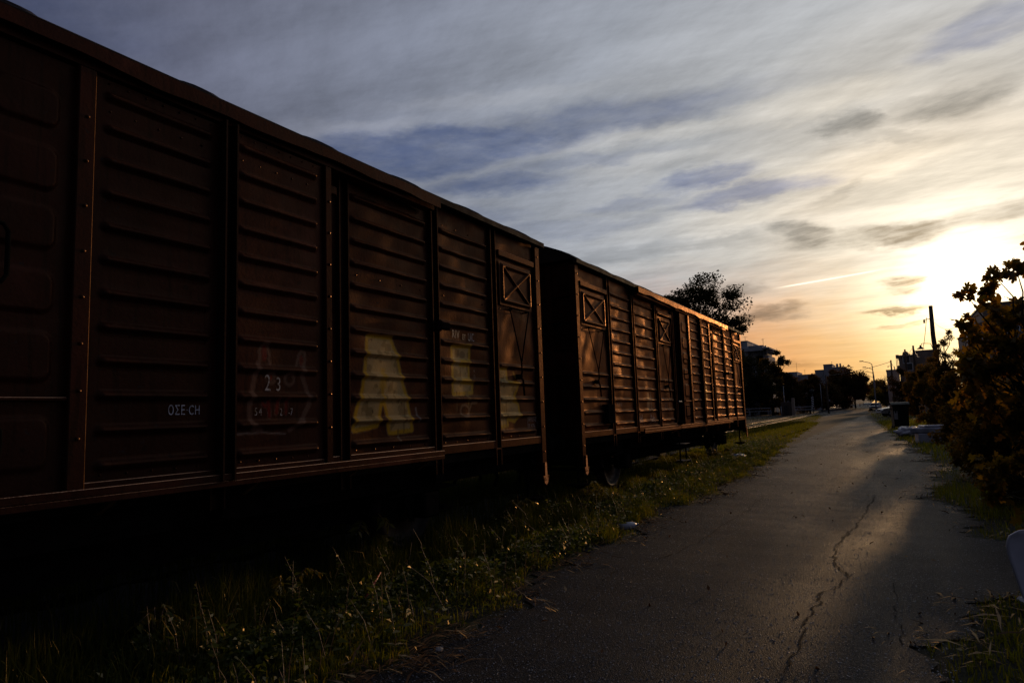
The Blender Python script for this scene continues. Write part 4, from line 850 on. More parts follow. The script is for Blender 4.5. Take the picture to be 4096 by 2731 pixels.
# dry stalks and leaves swept to the edges
n = 4200; y = 3.0+rng.random(n)**1.5*22; side = rng.random(n) < .68; x = np.where(side, xl(y)+edge_n(y, .3)+rng.normal(.02, .13, n), xr(y)+edge_n(y, 2.2)+rng.normal(0, .16, n))
n2 = 700; y = np.concatenate([y, rng.uniform(3.6, 6.4, n2)]); x = np.concatenate([x, xr(y[-n2:])+np.abs(rng.normal(.1, .45, n2))])
keepm = (np.sin(y*2.3)+np.sin(y*5.1+1)+.4 > rng.normal(0, .8, len(x))); x, y = x[keepm], y[keepm]
th_ = rng.normal(1.2, .8, len(x)); P = np.column_stack([x, y, np.maximum(ground_z(x, y), .022)+.012+rng.random(len(x))*.03])
stuff('dry_litter', leafcloud(P, .10*np.where(rng.random(len(x)) < .25, 2.2, 1), M['litter'], 'dry_litter', 1.2, .07, dirs=np.stack([np.cos(th_), np.sin(th_), th_*0+.22], 1)*2, curl=.35), 'dry stalks and leaves swept along the road edges')
n = 24000; y = 2.8+rng.random(n)**1.8*15; q = rng.random(n); x = xl(y)*(1-q)+xr(y)*q; z = road_z(x, y); sz = rng.uniform(.002, .0072, n)*(1+y*.03)
V = np.zeros((n, 4, 3)); an = rng.uniform(0, 6.28, n)
for k in range(3): V[:, k] = np.column_stack([x+sz*np.cos(an+k*2.09)*rng.uniform(.6, 1.3, n), y+sz*np.sin(an+k*2.09), z+.001])
V[:, 3] = np.column_stack([x+rng.normal(0, .002, n), y, z+sz*rng.uniform(.4, 1.0, n)]); i = np.arange(n)*4
M['grit'] = mat('grit', (.13, .14, .16), .5, 0, .7, 30, spec=.4)
stuff('loose_grit', npmesh('loose_grit', V.reshape(-1, 3), np.concatenate([np.stack([i, i+1, i+3], 1), np.stack([i+1, i+2, i+3], 1), np.stack([i+2, i, i+3], 1)]), M['grit']), 'loose grit and coarse stone chips on the asphalt')
n = 150; y = 4+rng.random(n)**1.4*40; q = rng.random(n); x = xl(y)*(1-q)+xr(y)*q; P = np.column_stack([x, y, y*0+.045])
stuff('fallen_leaves', leafcloud(P, .05, M['litter'], 'fallen_leaves', 1.5, .5), 'few fallen leaves lying on the asphalt')
# single sprouts
def sprout(label, px, py, h, n, seed, lean=(.2, 0)):
    r = random.Random(seed); b = onground(px, py, .04); S = thing('sprout', label, 'plant', b, 0, 'sprouts in the verge'); mb = MB(); C = []; D = []; Z = []
    for k in range(n):
        a = r.uniform(0, 6.28); L = h*r.uniform(.55, 1); tip = Vector((math.cos(a)*L*.4+lean[0]*h, math.sin(a)*L*.4+lean[1]*h, L)); mid = tip*.55+Vector((0, 0, L*.2)); end = tip+Vector((math.cos(a)*L*.38, math.sin(a)*L*.38, -L*.16))
        Q = [Vector((0, 0, 0)), mid*.6, mid, tip, end]; mb.tube(Q, [.006, .005, .004, .003, .001], 5)
        for i in range(2, 11):
            t_ = i/10*2.0; j = int(min(1, t_/1.0)); p = (Q[2].lerp(Q[3], t_) if t_ < 1 else Q[3].lerp(Q[4], t_-1)); d = (Q[4]-Q[2]).normalized(); s_ = d.cross(Vector((0, 0, 1)))
            for k2 in (-1, 1): C.append(tuple(p)); D.append(tuple(s_*k2*1.0+d*.5+Vector((0, 0, -.55)))); Z.append(h*.20)
    mb.obj('stem', M['twig'], S); link('leaves', leafcloud(np.array(C), np.array(Z), M['sprout'], 'leaves', .3, .36, dirs=np.array(D)*2.2, curl=.3), S)
sprout('yellow lit sprout with drooping paired leaflets, left of the leaning red stick', 1130, 2440, .34, 3, 1)
sprout('tall thin sprout rising in front of the near wheel of the first wagon', 1430, 2260, .55, 3, 2)
sprout('arching sprout with long leaflets below the gap between the wagons', 2030, 2110, .42, 4, 3, (.3, 0))
sprout('pale drooping sprout just right of the near hook of the second wagon', 2330, 2030, .46, 4, 4)
sprout('small sprout beside the pale drooping sprout', 2410, 2040, .36, 4, 5)
sprout('leafy sprout at the bottom left corner, in front of the underframe', 620, 2600, .30, 5, 6)
sprout('bright green sprout near the far wheel of the second wagon', 2870, 1850, .5, 5, 7)

# ------------------------------------------------------------------ railway tracks
def rail_mb(mb, pts, z=.0):
    prof = [(-.06, 0), (.06, 0), (.06, .02), (.012, .035), (.012, .10), (.034, .11), (.034, .145), (-.034, .145), (-.034, .11), (-.012, .10), (-.012, .035), (-.06, .02)]; n = len(prof); V = []; F = []
    for i, (x, y) in enumerate(pts):
        a = pts[min(i+1, len(pts)-1)]; b = pts[max(i-1, 0)]; d = Vector((a[0]-b[0], a[1]-b[1])).normalized(); nx, ny = d.y, -d.x
        for p, q in prof: V.append((x+nx*p, y+ny*p, z+q))
        if i: F += [((i-1)*n+j, (i-1)*n+(j+1) % n, i*n+(j+1) % n, i*n+j) for j in range(n)]
    mb.add(V, F)
def track(name, centre, zr, m_='rail'):
    for s_ in (-.752, .752):
        mb = MB(); rail_mb(mb, [(x+s_, y) for x, y in centre], zr); tag(mb.obj(name, M[m_]), kind='structure')
track('rail', [(-5.46, y) for y in (-14, 0, 20, 36, 44)], -.03, 'steel')
cy = np.arange(12, 126, 3.0); cxs = np.interp(cy, [12, 50, 75, 100, 126], [-9.2, -9.4, -9.85, -10.7, -11.9]); track('rail', list(zip(cxs, cy)), .10)
mb = MB(); r = random.Random(4)
for k in range(46): y = -8+k*.72; mb.box(-6.76+r.uniform(-.05, .05), -4.16+r.uniform(-.05, .05), y, y+.24, -.1, .055)
tag(mb.obj('sleepers', M['bark']), kind='structure')

# ------------------------------------------------------------------ buildings
def bx(px, Y): return at(px, 1600, Y).x
def bz(px, py, Y): return at(px, py, Y).z
def window(B, x, y, z, w_, h, rough=M['glass']):
    f = MB(); t_ = .07
    f.box(x-w_/2-t_, x+w_/2+t_, y-.06, y+.02, z-t_, z).box(x-w_/2-t_, x+w_/2+t_, y-.06, y+.02, z+h, z+h+t_).box(x-w_/2-t_, x-w_/2, y-.06, y+.02, z, z+h).box(x+w_/2, x+w_/2+t_, y-.06, y+.02, z, z+h)
    o = f.obj('window', M['carwhite'], B); MB().box(x-w_/2, x+w_/2, y-.025, y-.01, z, z+h).obj('pane', M['glass'], o)
def aerial(B, x, y, z, h, w_=.8):
    mb = MB().tube([(x, y, z), (x, y, z+h)], .035, 5).tube([(x-w_/2, y, z+h*.9), (x+w_/2, y, z+h*.9)], .025, 4)
    for k in range(6): q = x-w_/2+w_*k/5; mb.tube([(q, y-.3, z+h*.9), (q, y+.3, z+h*.9)], .012, 4)
    mb.obj('aerial', M['cable'], B)
def block(B, px0, px1, ytop, Y, depth, name='wall', m_=None):
    x0, x1 = bx(px0, Y), bx(px1, Y); z = bz((px0+px1)/2, ytop, Y); MB().bbox(x0, x1, Y, Y+depth, -.3, z, .03).obj(name, m_ or M['render'], B)
    MB().bbox(x0-.08, x1+.08, Y-.08, Y+depth+.08, z+.003, z+.18, .02).obj('parapet', m_ or M['render'], B); return x0, x1, z
def building(name, label, px, Y): return thing(name, label, 'building', (0, 0, 0))
B = building('apartment_building', 'pale blue grey apartment block just right of the second wagon, with a glazed corner balcony', 0, 0); Y = 125
block(B, 2925, 3005, 1368, Y, 12); x0, x1, z = block(B, 3005.5, 3066, 1385, Y+1, 10); MB().box(bx(2992, Y), bx(3068, Y), Y-.9, Y+.99, bz(3030, 1404, Y), bz(3030, 1392, Y)).obj('canopy', M['render'], B)
window(B, bx(2983, Y), Y, bz(2983, 1422, Y), .8, 1.0)
xa, xb = bx(3043, Y), bx(3082, Y); zt = bz(3060, 1396, Y); zb = bz(3060, 1420, Y)
MB().box(xb-2.0, xb, Y+1, Y+9, -.3, zb).obj('wall', M['render'], B); MB().bbox(bx(3040, Y), bx(3095, Y), Y-.8, Y+9, zt, zt+.28, .03).obj('balcony_roof', M['render'], B); MB().bbox(bx(3070, Y), bx(3098, Y), Y+2, Y+8, zt-.55, zt-.38, .02).obj('balcony_slab', M['render'], B)
MB().box(xa, xb-.1, Y+.5, Y+.54, zb, zt).obj('balcony_glazing', M['glass'], B)
for k in range(4): q = xa+(xb-xa-.1)*k/3; MB().box(q-.05, q+.05, Y+.42, Y+.49, zb, zt).obj('mullion', M['galv'], B)
aerial(B, bx(2985, Y), Y+3, bz(2985, 1368, Y), 1.3); aerial(B, bx(3058, Y), Y+3, z, 1.5, .5); MB().bbox(bx(3073, Y), bx(3078, Y), Y+1, Y+2, zt+.28, zt+.75, .05).obj('water_heater', M['galv'], B)
B = building('apartment_building', 'stepped grey apartment block far off between the brown trees, with aerials on its roof', 0, 0); Y = 210
block(B, 3140, 3197, 1490, Y, 12); block(B, 3197.5, 3268, 1499, Y+2, 12); block(B, 3268.5, 3304, 1481, Y, 12); block(B, 3304.5, 3340, 1458, Y-1, 12); block(B, 3340.5, 3391, 1469, Y, 12)
for (a, b, c) in ((3391, 3411, 1474), (3391, 3417, 1486), (3391, 3420, 1497)): MB().bbox(bx(a, Y), bx(b, Y), Y+1, Y+8, bz(a, c, Y)-.35, bz(a, c, Y), .03).obj('balcony_slab', M['render'], B)
MB().box(bx(3391.5, Y), bx(3403, Y), Y+2, Y+10, -.3, bz(3391, 1476, Y)).obj('wall', M['render'], B)
MB().box(bx(3238, Y), bx(3268, Y), Y+1.86, Y+1.99, bz(3250, 1520, Y), bz(3250, 1503, Y)).obj('window_band', M['glass'], B)
aerial(B, bx(3190, Y), Y+4, bz(3190, 1492, Y), 3.2, 2.2); aerial(B, bx(3222, Y), Y+4, bz(3222, 1500, Y), 1.7, .6); aerial(B, bx(3335, Y), Y+4, bz(3335, 1458, Y), 1.1, .4)
MB().lathe([(0, .3), (.02, .3), (.9, .3), (.95, .1)], 'z', (bx(3358, Y), Y+2, bz(3358, 1469, Y)+.2), 12).obj('water_heater', M['galv'], B); MB().lathe([(0, .22), (1.1, .22)], 'z', (bx(3371, Y), Y+2, bz(3371, 1469, Y)+.15), 10).obj('chimney', M['galv'], B)
MB().bbox(bx(3247, Y), bx(3253, Y), Y+4, Y+5, bz(3250, 1499, Y), bz(3250, 1490, Y), .02).obj('chimney', M['render'], B)
B = building('apartment_building', 'low far block seen past the end of the street trees', 0, 0); Y = 260
block(B, 3415, 3462, 1512, Y, 10); MB().bbox(bx(3440, Y), bx(3464, Y), Y-1.5, Y, bz(3450, 1518, Y), bz(3450, 1515, Y), .02).obj('balcony_slab', M['render'], B)
B = building('apartment_building', 'apartment block behind the two thin wooden poles on the right, with a glazed side balcony', 0, 0); Y = 130
x0, x1, z = block(B, 3612, 3674, 1422, Y, 12, m_=M['rendered']); block(B, 3674.5, 3775, 1402, Y+1, 12, m_=M['rendered'])
zr = bz(3605, 1428, Y); zl = bz(3605, 1460, Y); xa = bx(3599, Y)
MB().bbox(xa, x0-.01, Y+.5, Y+4, zr, zr+.45, .03).obj('balcony_roof', M['rendered'], B); MB().bbox(xa+.1, x0-.01, Y+.5, Y+4, zl-.6, zl-.02, .03).obj('balcony_front', M['rendered'], B)
for q in (xa+.04, (xa+x0)/2): MB().box(q-.04, q+.04, Y+.55, Y+.63, zl-.6, zr).obj('balcony_post', M['galv'], B)
window(B, bx(3641, Y), Y, bz(3641, 1450, Y), .9, 1.2); window(B, bx(3650, Y), Y, bz(3650, 1480, Y), .9, 1.1); MB().bbox(bx(3613, Y), bx(3672, Y), Y-.25, Y-.003, zr+.1, zr+.25, .02).obj('cornice', M['rendered'], B)
m_ = MB(); m_.lathe([(0, .05), (.06, .30), (.12, .46), (.13, .46), (.10, .3), (.06, .05)], 'y', (bx(3640, Y), Y+1, bz(3640, 1413, Y)), 18); m_.tube([(bx(3640, Y), Y+1.0, bz(3640, 1413, Y)), (bx(3641, Y), Y+1.1, z)], .04, 5); m_.obj('satellite_dish', M['cable'], B)
B = building('small_building', 'low grey house with a chimney, left of the wooden poles on the right', 0, 0); Y = 145
x0, x1, z = block(B, 3556, 3608, 1481, Y, 10); MB().bbox(bx(3588, Y), bx(3592, Y), Y+2, Y+2.5, z, z+.85, .02).obj('chimney', M['render'], B)
B = building('apartment_building', 'sunlit brown house with a broken stepped roof edge behind the fig tree', 0, 0); Y = 70
x0, x1 = bx(3893, Y), bx(3990, Y); P = [(x0, -.3), (x1, -.3), (x1, bz(3980, 1278, Y)), (bx(3972, Y), bz(3972, 1280, Y)), (bx(3945, Y), bz(3945, 1291, Y)), (bx(3944, Y), bz(3944, 1298, Y)), (bx(3915, Y), bz(3915, 1305, Y)), (bx(3914, Y), bz(3914, 1310, Y)), (bx(3904, Y), bz(3904, 1312, Y)), (bx(3900, Y), bz(3900, 1319, Y)), (x0, bz(3893, 1323, Y))]
MB().prism(P, Y, Y+9, 'xz').obj('wall', M['rendered'], B); window(B, bx(3925, Y), Y, bz(3925, 1400, Y), 1.0, 1.2)
MB().bbox(x0-.35, x0-.02, Y+.5, Y+4, bz(3893, 1337, Y), bz(3893, 1333, Y), .02).obj('balcony_roof', M['rendered'], B)
B = building('apartment_building', 'tall brown block with a straight wall edge right behind the sun and the fig tree', 0, 0); Y = 78
block(B, 3969, 4260, 1205, Y, 12, m_=M['rendered'])
for k in range(3): window(B, bx(4020+60*k, Y), Y, bz(4020, 1330, Y), 1.1, 1.3)

# ------------------------------------------------------------------ poles, lamps, cables
GP = 'wooden utility poles'
def pole(label, px, ytop, Y, r0, lean=0.0, arm=1):
    p = at(px, ytop, Y); h = p.z; P = thing('utility_pole', label, 'pole', (p.x, Y, 0), 0, GP)
    MB().tube([(-lean, 0, -.3), (-lean*.5, 0, h*.5), (-.02, 0, h*.75), (0, 0, h)], [r0*1.25, r0*1.12, r0, r0*.86], 10).obj('pole', M['wood'], P)
    if arm: MB().tube([(0, 0, h-.75), (-.42, -.05, h-.80)], .022, 5).tube([(-.40, -.05, h-.80), (-.40, -.05, h-1.0)], .05, 6).obj('bracket', M['cable'], P)
    return P, h
P1, h1 = pole('thick dark wooden pole standing closest, carrying a bracket lamp', 3722, 1223, 47, .125, -.10)
a = at(3730, 1392, 47)-Vector((P1.location)); b = at(3700, 1373, 47)-P1.location; c = at(3687, 1374, 47)-P1.location; d = at(3682, 1384, 47)-P1.location
MB().tube([a, a.lerp(b, .5)+Vector((.1, 0, .12)), b, c, d], .018, 6).obj('lamp_arm', M['cable'], P1); MB().lathe([(-.12, .22), (-.10, .2), (0, .06), (.10, .05)], 'z', d-Vector((0, 0, .05)), 12).obj('lamp_shade', M['cable'], P1)
P2, h2 = pole('thin wooden pole, second from the thick lamp pole', 3652, 1382, 80, .10, -.05); P3, h3 = pole('thin wooden pole beside it in front of the apartment balcony', 3619, 1397, 87, .10, .04)
P4, h4 = pole('small distant wooden pole where the long street cable ends', 3563, 1440, 107, .11, .06); P5, h5 = pole('dark pole among the brown trees at the left end of the long street cable', 3303, 1500, 112, .11, 0)
def cable(label, A, B_, sag, r_=.014, n=18):
    m_ = MB(); P = []
    for k in range(n+1): t_ = k/n; p = A.lerp(B_, t_); p.z -= sag*4*t_*(1-t_); P.append(p)
    m_.tube(P, r_, 5, smooth=True); return tag(m_.obj('overhead_cable', M['cable']), label, 'cable', 'overhead cables')
cable('cable hanging down from the thick pole to the next thin pole', at(3706, 1270, 46.95), at(3657, 1396, 79.9), 1.5, .018)
cable('short cable between the two thin wooden poles', at(3648, 1394, 80), at(3612, 1406, 86.9), .35, .018)
cable('drooping cable from the thin pole to the small distant pole', at(3611, 1410, 87), at(3566, 1450, 107), 1.3, .018)
cable('long straight cable crossing the orange sky over the street', at(3560, 1447, 107), at(3306, 1503, 112), .25, .03)
cable('thin cable running off right from the top of the thick pole', at(3726, 1275, 47.1), at(3900, 1240, 25), .6, .008)
GL = 'curved street lamps along the far street'
for (px, yt, Y, tipx, tipy, lab) in ((3488, 1450, 124, 3449, 1445, 'nearest and tallest of the curved street lamps'), (3492, 1474, 145, 3460, 1469, 'second curved street lamp, half hidden by the tallest one'), (3495, 1490, 166, 3470, 1486, 'third curved street lamp in the row'), (3498, 1509, 188, 3478, 1505, 'smallest, farthest of the curved street lamps')):
    p = at(px, yt, Y); q = at(tipx, tipy, Y); L = thing('street_lamp', lab, 'street lamp', (p.x, Y, 0), 0, GL); d = q-Vector((p.x, Y, 0))
    MB().tube([(0, 0, 0), (0, 0, 1.2), (0, 0, p.z-.9), (-.06, 0, p.z-.25), (-.35, 0, p.z), (d.x, 0, d.z)], [.11, .09, .065, .055, .05, .04], 8).obj('pole', M['galv'], L)
    MB().bbox(d.x-.42, d.x+.18, -.13, .13, d.z-.05, d.z+.09, .03).obj('lamp_head', M['galv'], L)
# ------------------------------------------------------------------ the level crossing
def fence(label, A, B_, h, n):
    A, B_ = Vector(A), Vector(B_); L = (B_-A).length; F = thing('rail_fence', label, 'fence', A, math.atan2(B_.y-A.y, B_.x-A.x), 'low rail fences by the level crossing')
    for k in range(n+1): MB().bbox(L*k/n-.05, L*k/n+.05, -.05, .05, -.2, h, .008).obj('post', M['bark'], F)
    for z in (h-.12, h-.55): MB().bbox(-.1, L+.1, -.10, -.052, z, z+.11, .01).obj('rail', M['galv'], F)
fence('low rail fence left of the ruined hut', (-21.2, 104, 0), (-16.6, 108, 0), 1.25, 4); fence('low rail fence between the hut and the crossing', (-14.9, 112, 0), (-11.4, 116, 0), 1.25, 3); fence('low rail fence along the kerb, right of the crossing', (-11.2, 136, 0), (-10.1, 178, 0), 1.3, 9)
p = at(3250, 1600, 118); S = thing('crossing_signal', 'level crossing post with black and white diagonal stripes and a round black head', 'signal', (p.x, 118, 0))
MB().tube([(0, 0, 0), (0, 0, 3.75)], .05, 8).obj('pole', M['cable'], S); bd = MB().bbox(-.17, .17, -.09, -.05, .85, 2.75, .006).obj('board', M['carwhite'], S); m_ = MB()
for k in range(5): z = .90+.37*k; m_.add([(-.168, -.0935, z+.25), (.168, -.0935, z), (.168, -.0935, z+.19), (-.168, -.0935, z+.44 if k < 4 else z+.36)], [(0, 1, 2, 3)])
m_.obj('stripes', M['cable'], bd); MB().lathe([(-.02, .34), (.02, .36), (.05, .34)], 'y', (0, -.06, 3.55), 20).obj('signal_head', M['cable'], S)
p = at(3155, 1600, 104); H = thing('ruined_hut', 'small ruined trackside hut with one pale upright pillar', 'hut', (p.x, 104, 0)); MB().bbox(-1.1, .3, 0, 1.6, 0, 2.0, .02).obj('wall', M['wood'], H); MB().bbox(.35, .72, -.1, .3, 0, 2.5, .02).obj('pillar', M['rendered'], H); MB().box(-.7, -.1, -.02, -.003, .2, 1.5).obj('opening', M['cable'], H)
for lab, px, yt, Y in (('thin bare lamp post beside the ruined hut', 3133, 1548, 108), ('thin pale post between the crossing signal and the dark pole', 3281, 1540, 122), ('short white marker post left of the ruined hut', 3124, 1630, 100)):
    p = at(px, yt, Y); Q = thing('post', lab, 'post', (p.x, Y, 0)); MB().tube([(.02, 0, 0), (0, 0, p.z)], [.07, .05], 7).obj('shaft', M['galv'], Q); MB().bbox(-.09, .09, -.09, .09, p.z, p.z+.14, .02).obj('cap', M['galv'], Q)
p = at(3232, 1600, 116); Q = thing('signal_cabinet', 'dark cabinet on two legs left of the striped post', 'cabinet', (p.x, 116, 0)); MB().bbox(-.32, .32, -.2, .2, .7, 1.75, .02).obj('box', M['steel'], Q)
for s_ in (-.22, .22): MB().box(s_-.06, s_+.06, -.06, .06, 0, .7).obj('leg', M['steel'], Q)
p = onground(3441, 1641); Q = thing('traffic_cone', 'dark orange traffic cone standing in the far street', 'cone', (p.x, p.y, .05)); MB().lathe([(.04, .22), (1.2, .05)], 'z', (0, 0, 0), 14).obj('cone', M['orange'], Q); MB().bbox(-.3, .3, -.3, .3, 0, .04, .01).obj('base', M['cable'], Q)
Q = thing('sign_post', 'thin sign post right of the traffic cone', 'sign', (p.x+.75, p.y, .05)); MB().tube([(0, 0, 0), (0, 0, 2.3)], .03, 6).obj('pole', M['galv'], Q); MB().lathe([(-.01, .3), (.01, .3)], 'y', (0, -.04, 2.1), 18).obj('sign_plate', M['cable'], Q)

# ------------------------------------------------------------------ cars
def car_parts(style):
    """meshes of one car, front towards -y"""
    W2, Ln = .82, 4.2
    if style == 'old': side = [(-2.1, .42), (-2.12, .70), (-2.05, .86), (-.95, .93), (.95, .95), (2.0, .90), (2.1, .80), (2.1, .42)]; roof = [(-.92, .93), (-.42, 1.40), (.72, 1.42), (1.18, .95)]
    else: side = [(-2.1, .35), (-2.12, .62), (-1.95, .80), (-1.0, .95), (1.7, 1.0), (2.05, .90), (2.1, .38)]; roof = [(-1.0, .95), (-.25, 1.43), (1.0, 1.46), (1.75, 1.0)]
    b = MB(); rings = []
    for x, k in ((-W2, 1), (-W2*.97, 1.03), (W2*.97, 1.03), (W2, 1)): rings.append([(x, y*(.985 if k == 1 else 1), z) for y, z in side])
    n = len(side); V = sum(rings, []); F = [tuple(range(n))[::-1], tuple(range(3*n, 4*n))]
    for i in range(3): F += [(i*n+j, i*n+(j+1) % n, (i+1)*n+(j+1) % n, (i+1)*n+j) for j in range(n)]
    b.add(V, F); t_ = .80                               # roof skin on slim pillars
    (y0, z0), (y1, z1), (y2, z2), (y3, z3) = roof; R_ = lambda s_, y, z: (s_*(W2*.95 if z < 1.1 else W2*t_), y, z)
    V = []; F = []                                     # gently crowned roof
    for i in range(9):
        for j in range(7): a_ = i/8; c_ = -1+2*j/6; V.append((c_*W2*t_, y1+(y2-y1)*a_, z1+(z2-z1)*a_-.055+.055*(1-c_*c_)*.8+.045*(1-(2*a_-1)**2)))
    for i in range(8):
        for j in range(6): F.append((i*7+j, i*7+j+1, (i+1)*7+j+1, (i+1)*7+j))
    b.add(V, F, True); b.prism([(y1, z1-.05), (y2, z2-.05), (y2-.02, z2-.08), (y1+.02, z1-.08)], -W2*t_, W2*t_, 'yz')
    V = []; F = []; yb0, zb0 = side[-1][0], 0; ya, za = side[2]; yc, zc = roof[0]
    for i in range(7):
        for j in range(7): a_ = i/6; c_ = -1+2*j/6; V.append((c_*W2*.94, ya+(yc-ya)*a_, za+(zc-za)*a_+.004+.04*(1-c_*c_)*(1-(2*a_-1)**4)))
    for i in range(6):
        for j in range(6): F.append((i*7+j, i*7+j+1, (i+1)*7+j+1, (i+1)*7+j))
    b.add(V, F, True)
    for s_ in (-1, 1):
        b.tube([R_(s_, y0, z0), R_(s_, y1, z1-.02)], .035, 5); b.tube([R_(s_, y3, z3), R_(s_, y2, z2-.02)], .05, 5); m = ((y0+y3)/2, .93); b.tube([(s_*W2*.95, m[0], .94), (s_*W2*t_, m[0]+.02, z1-.03)], .035, 5)
    ws = MB(); e = .012
    ws.add([(-W2*.90, y0-e, z0+.01), (W2*.90, y0-e, z0+.01), (W2*t_*.95, y1-e, z1-.05), (-W2*t_*.95, y1-e, z1-.05)], [(0, 1, 2, 3)])
    rw = MB().add([(-W2*.90, y3+e, z3+.01), (W2*.90, y3+e, z3+.01), (W2*t_*.95, y2+e, z2-.05), (-W2*t_*.95, y2+e, z2-.05)], [(3, 2, 1, 0)])
    sw = []
    for s_ in (-1, 1): sw.append(MB().add([(s_*(W2*.95), y0+.1, z0+.02), (s_*(W2*.95), y3-.1, z3), (s_*W2*t_, y2-.05, z2-.06), (s_*W2*t_, y1+.05, z1-.06)], [(0, 1, 2, 3) if s_ < 0 else (3, 2, 1, 0)]))
    wh = MB().lathe([(-.09, .20), (-.09, .29), (-.06, .31), (.06, .31), (.09, .29), (.09, .20)], 'x', (0, 0, 0), 16); rim = MB().lathe([(-.095, .19), (-.07, .17), (.07, .17), (.095, .19)], 'x', (0, 0, 0), 14)
    hl = MB().lathe([(-.02, .095), (.03, .09)], 'y', (0, 0, 0), 12) if style == 'old' else MB().bbox(-.16, .16, -.02, .04, -.06, .06, .015)
    bp = MB().bbox(-W2*1.01, W2*1.01, -2.20, -2.10, .42, .54, .02); gr = MB().bbox(-.48, .48, -2.135, -2.09, .60, .76, .006); mi = MB().bbox(-.11, .11, -.05, .03, -.07, .07, .02)
    return dict(body=b, windscreen=ws, rear_window=rw, side_window=sw, wheel=wh, rim=rim, headlight=hl, bumper=bp, grille=gr, mirror=mi)
def car(label, x, y, z, rz, paint, style, group=None, s=1.0):
    K = car_parts(style); key = 'car'+style; T_ = thing('parked_car', label, 'car', (x, y, z), rz, group); T_.scale = (s, s, s)
    part(key+paint+'b', 'body', T_, lambda: K['body'].mesh('body', M[paint])); part(key+'ws', 'windscreen', T_, lambda: K['windscreen'].mesh('windscreen', M['glass'])); part(key+'rw', 'rear_window', T_, lambda: K['rear_window'].mesh('rear_window', M['glass']))
    for k in (0, 1): part(key+'sw%d' % k, 'side_window', T_, lambda: K['side_window'][k].mesh('side_window', M['glass']))
    for a in (-.75, .75):
        for b in (-1.28, 1.25):
            w_ = part('carwheel', 'wheel', T_, lambda: K['wheel'].mesh('wheel', M['tyre'])); w_.location = (a, b, .31); part('carrim', 'rim', w_, lambda: K['rim'].mesh('rim', M['galv']))
    for a in (-.58, .58): part(key+'hl', 'headlight', T_, lambda: K['headlight'].mesh('headlight', M['carwhite'])).location = (a, -2.12, .70)
    for a in (-.92, .92): part(key+'mi', 'wing_mirror', T_, lambda: K['mirror'].mesh('wing_mirror', M[paint])).location = (a, -.72, .98)
    part(key+'bp', 'bumper', T_, lambda: K['bumper'].mesh('bumper', M['galv'])); part(key+'gr', 'grille', T_, lambda: K['grille'].mesh('grille', M['cable'])); return T_
p = onground(3503, 1642); car('old white saloon car parked facing the camera, at the end of the road', p.x, p.y, .0, R(-4), 'carwhite', 'old')
p = onground(3472, 1638); car('grey blue car standing just behind the old white saloon', p.x-.0, p.y, .0, R(3), 'carblue', 'new')
p = at(3603, 1600, 78); car('silver car parked behind the wheeled bin', p.x, 78, float(ground_z(p.x, 78)), R(-70), 'carsilver', 'new')
r = random.Random(8); pal = ['cardark', 'carsilver', 'carred', 'cardark', 'carblue', 'carwhite']; GC = 'cars parked along the left kerb of the far street'
far = ['first and nearest dark car in the row along the left kerb', 'second car of the kerb row, silver', 'red car in the kerb row behind the silver one', 'dark car in the kerb row behind the red one', 'blue grey car midway along the kerb row', 'white car behind the blue grey one in the kerb row', 'second dark car in the farther half of the kerb row', 'silver car near the far end of the kerb row', 'red car near the far end of the kerb row', 'dark car last in the kerb row']
for k in range(10):
    y = 172+k*9.5; x = -11.6-.012*(y-172)-.006*k*k; car(far[k], x, y, .05+.0178*(y-108), R(2+r.uniform(-2, 2)), pal[k % 6], 'new', GC).rotation_euler.x = R(1.02)

# ------------------------------------------------------------------ bin and dumped rubbish
p = onground(3602, 1716); p.x += .02; Bn = thing('wheeled_bin', 'big dark green wheeled rubbish bin at the right road edge', 'bin', (p.x, p.y, 0), R(8))
m_ = MB(); k0 = [(-.34, -.50, .16), (.34, -.50, .16), (.34, .42, .16), (-.34, .42, .16)]; k1 = [(-.39, -.56, 1.28), (.39, -.56, 1.28), (.39, .5, 1.28), (-.39, .5, 1.28)]; m_.add(k0+k1, [(3, 2, 1, 0), (4, 5, 6, 7), (0, 1, 5, 4), (1, 2, 6, 5), (2, 3, 7, 6), (3, 0, 4, 7)]); m_.bbox(-.44, .44, -.62, .56, 1.281, 1.34, .015)
for q in (-.25, 0, .25): m_.prism([(-.52, .3), (-.57, 1.2), (-.53, 1.2), (-.47, .3)], q-.03, q+.03, 'yz')
m_.obj('body', M['bin'], Bn); m_ = MB(); n = 10; V = []
for j in range(n+1):
    t_ = -1+2*j/n; z = 1.345+.13*(1-t_*t_)
    V += [(-.45, t_*.58, z), (.45, t_*.58, z), (-.45, t_*.58, z-.02), (.45, t_*.58, z-.02)]
F = []
for j in range(n): a = j*4; F += [(a, a+1, a+5, a+4), (a+2, a+6, a+7, a+3), (a, a+4, a+6, a+2), (a+1, a+3, a+7, a+5)]
m_.add(V, F).obj('lid', M['bin'], Bn)
for a in (-.36, .30):
    for b in (-.40, .34): w_ = MB().lathe([(-.035, .04), (-.035, .10), (.035, .10), (.035, .04)], 'x', (0, 0, 0), 14).tube([(0, 0, 0), (.02, .02, .12)], .025, 5).obj('wheel', M['tyre'], Bn); w_.location = (a, b, .10)
MB().box(-.34, -.16, -.5525, -.545, .55, 1.0).obj('reflective_label', M['concrete'], Bn); MB().tube([(-.39, -.3, 1.1), (-.47, -.3, 1.1), (-.47, .3, 1.1), (-.39, .3, 1.1)], .02, 6).obj('handle', M['bin'], Bn)
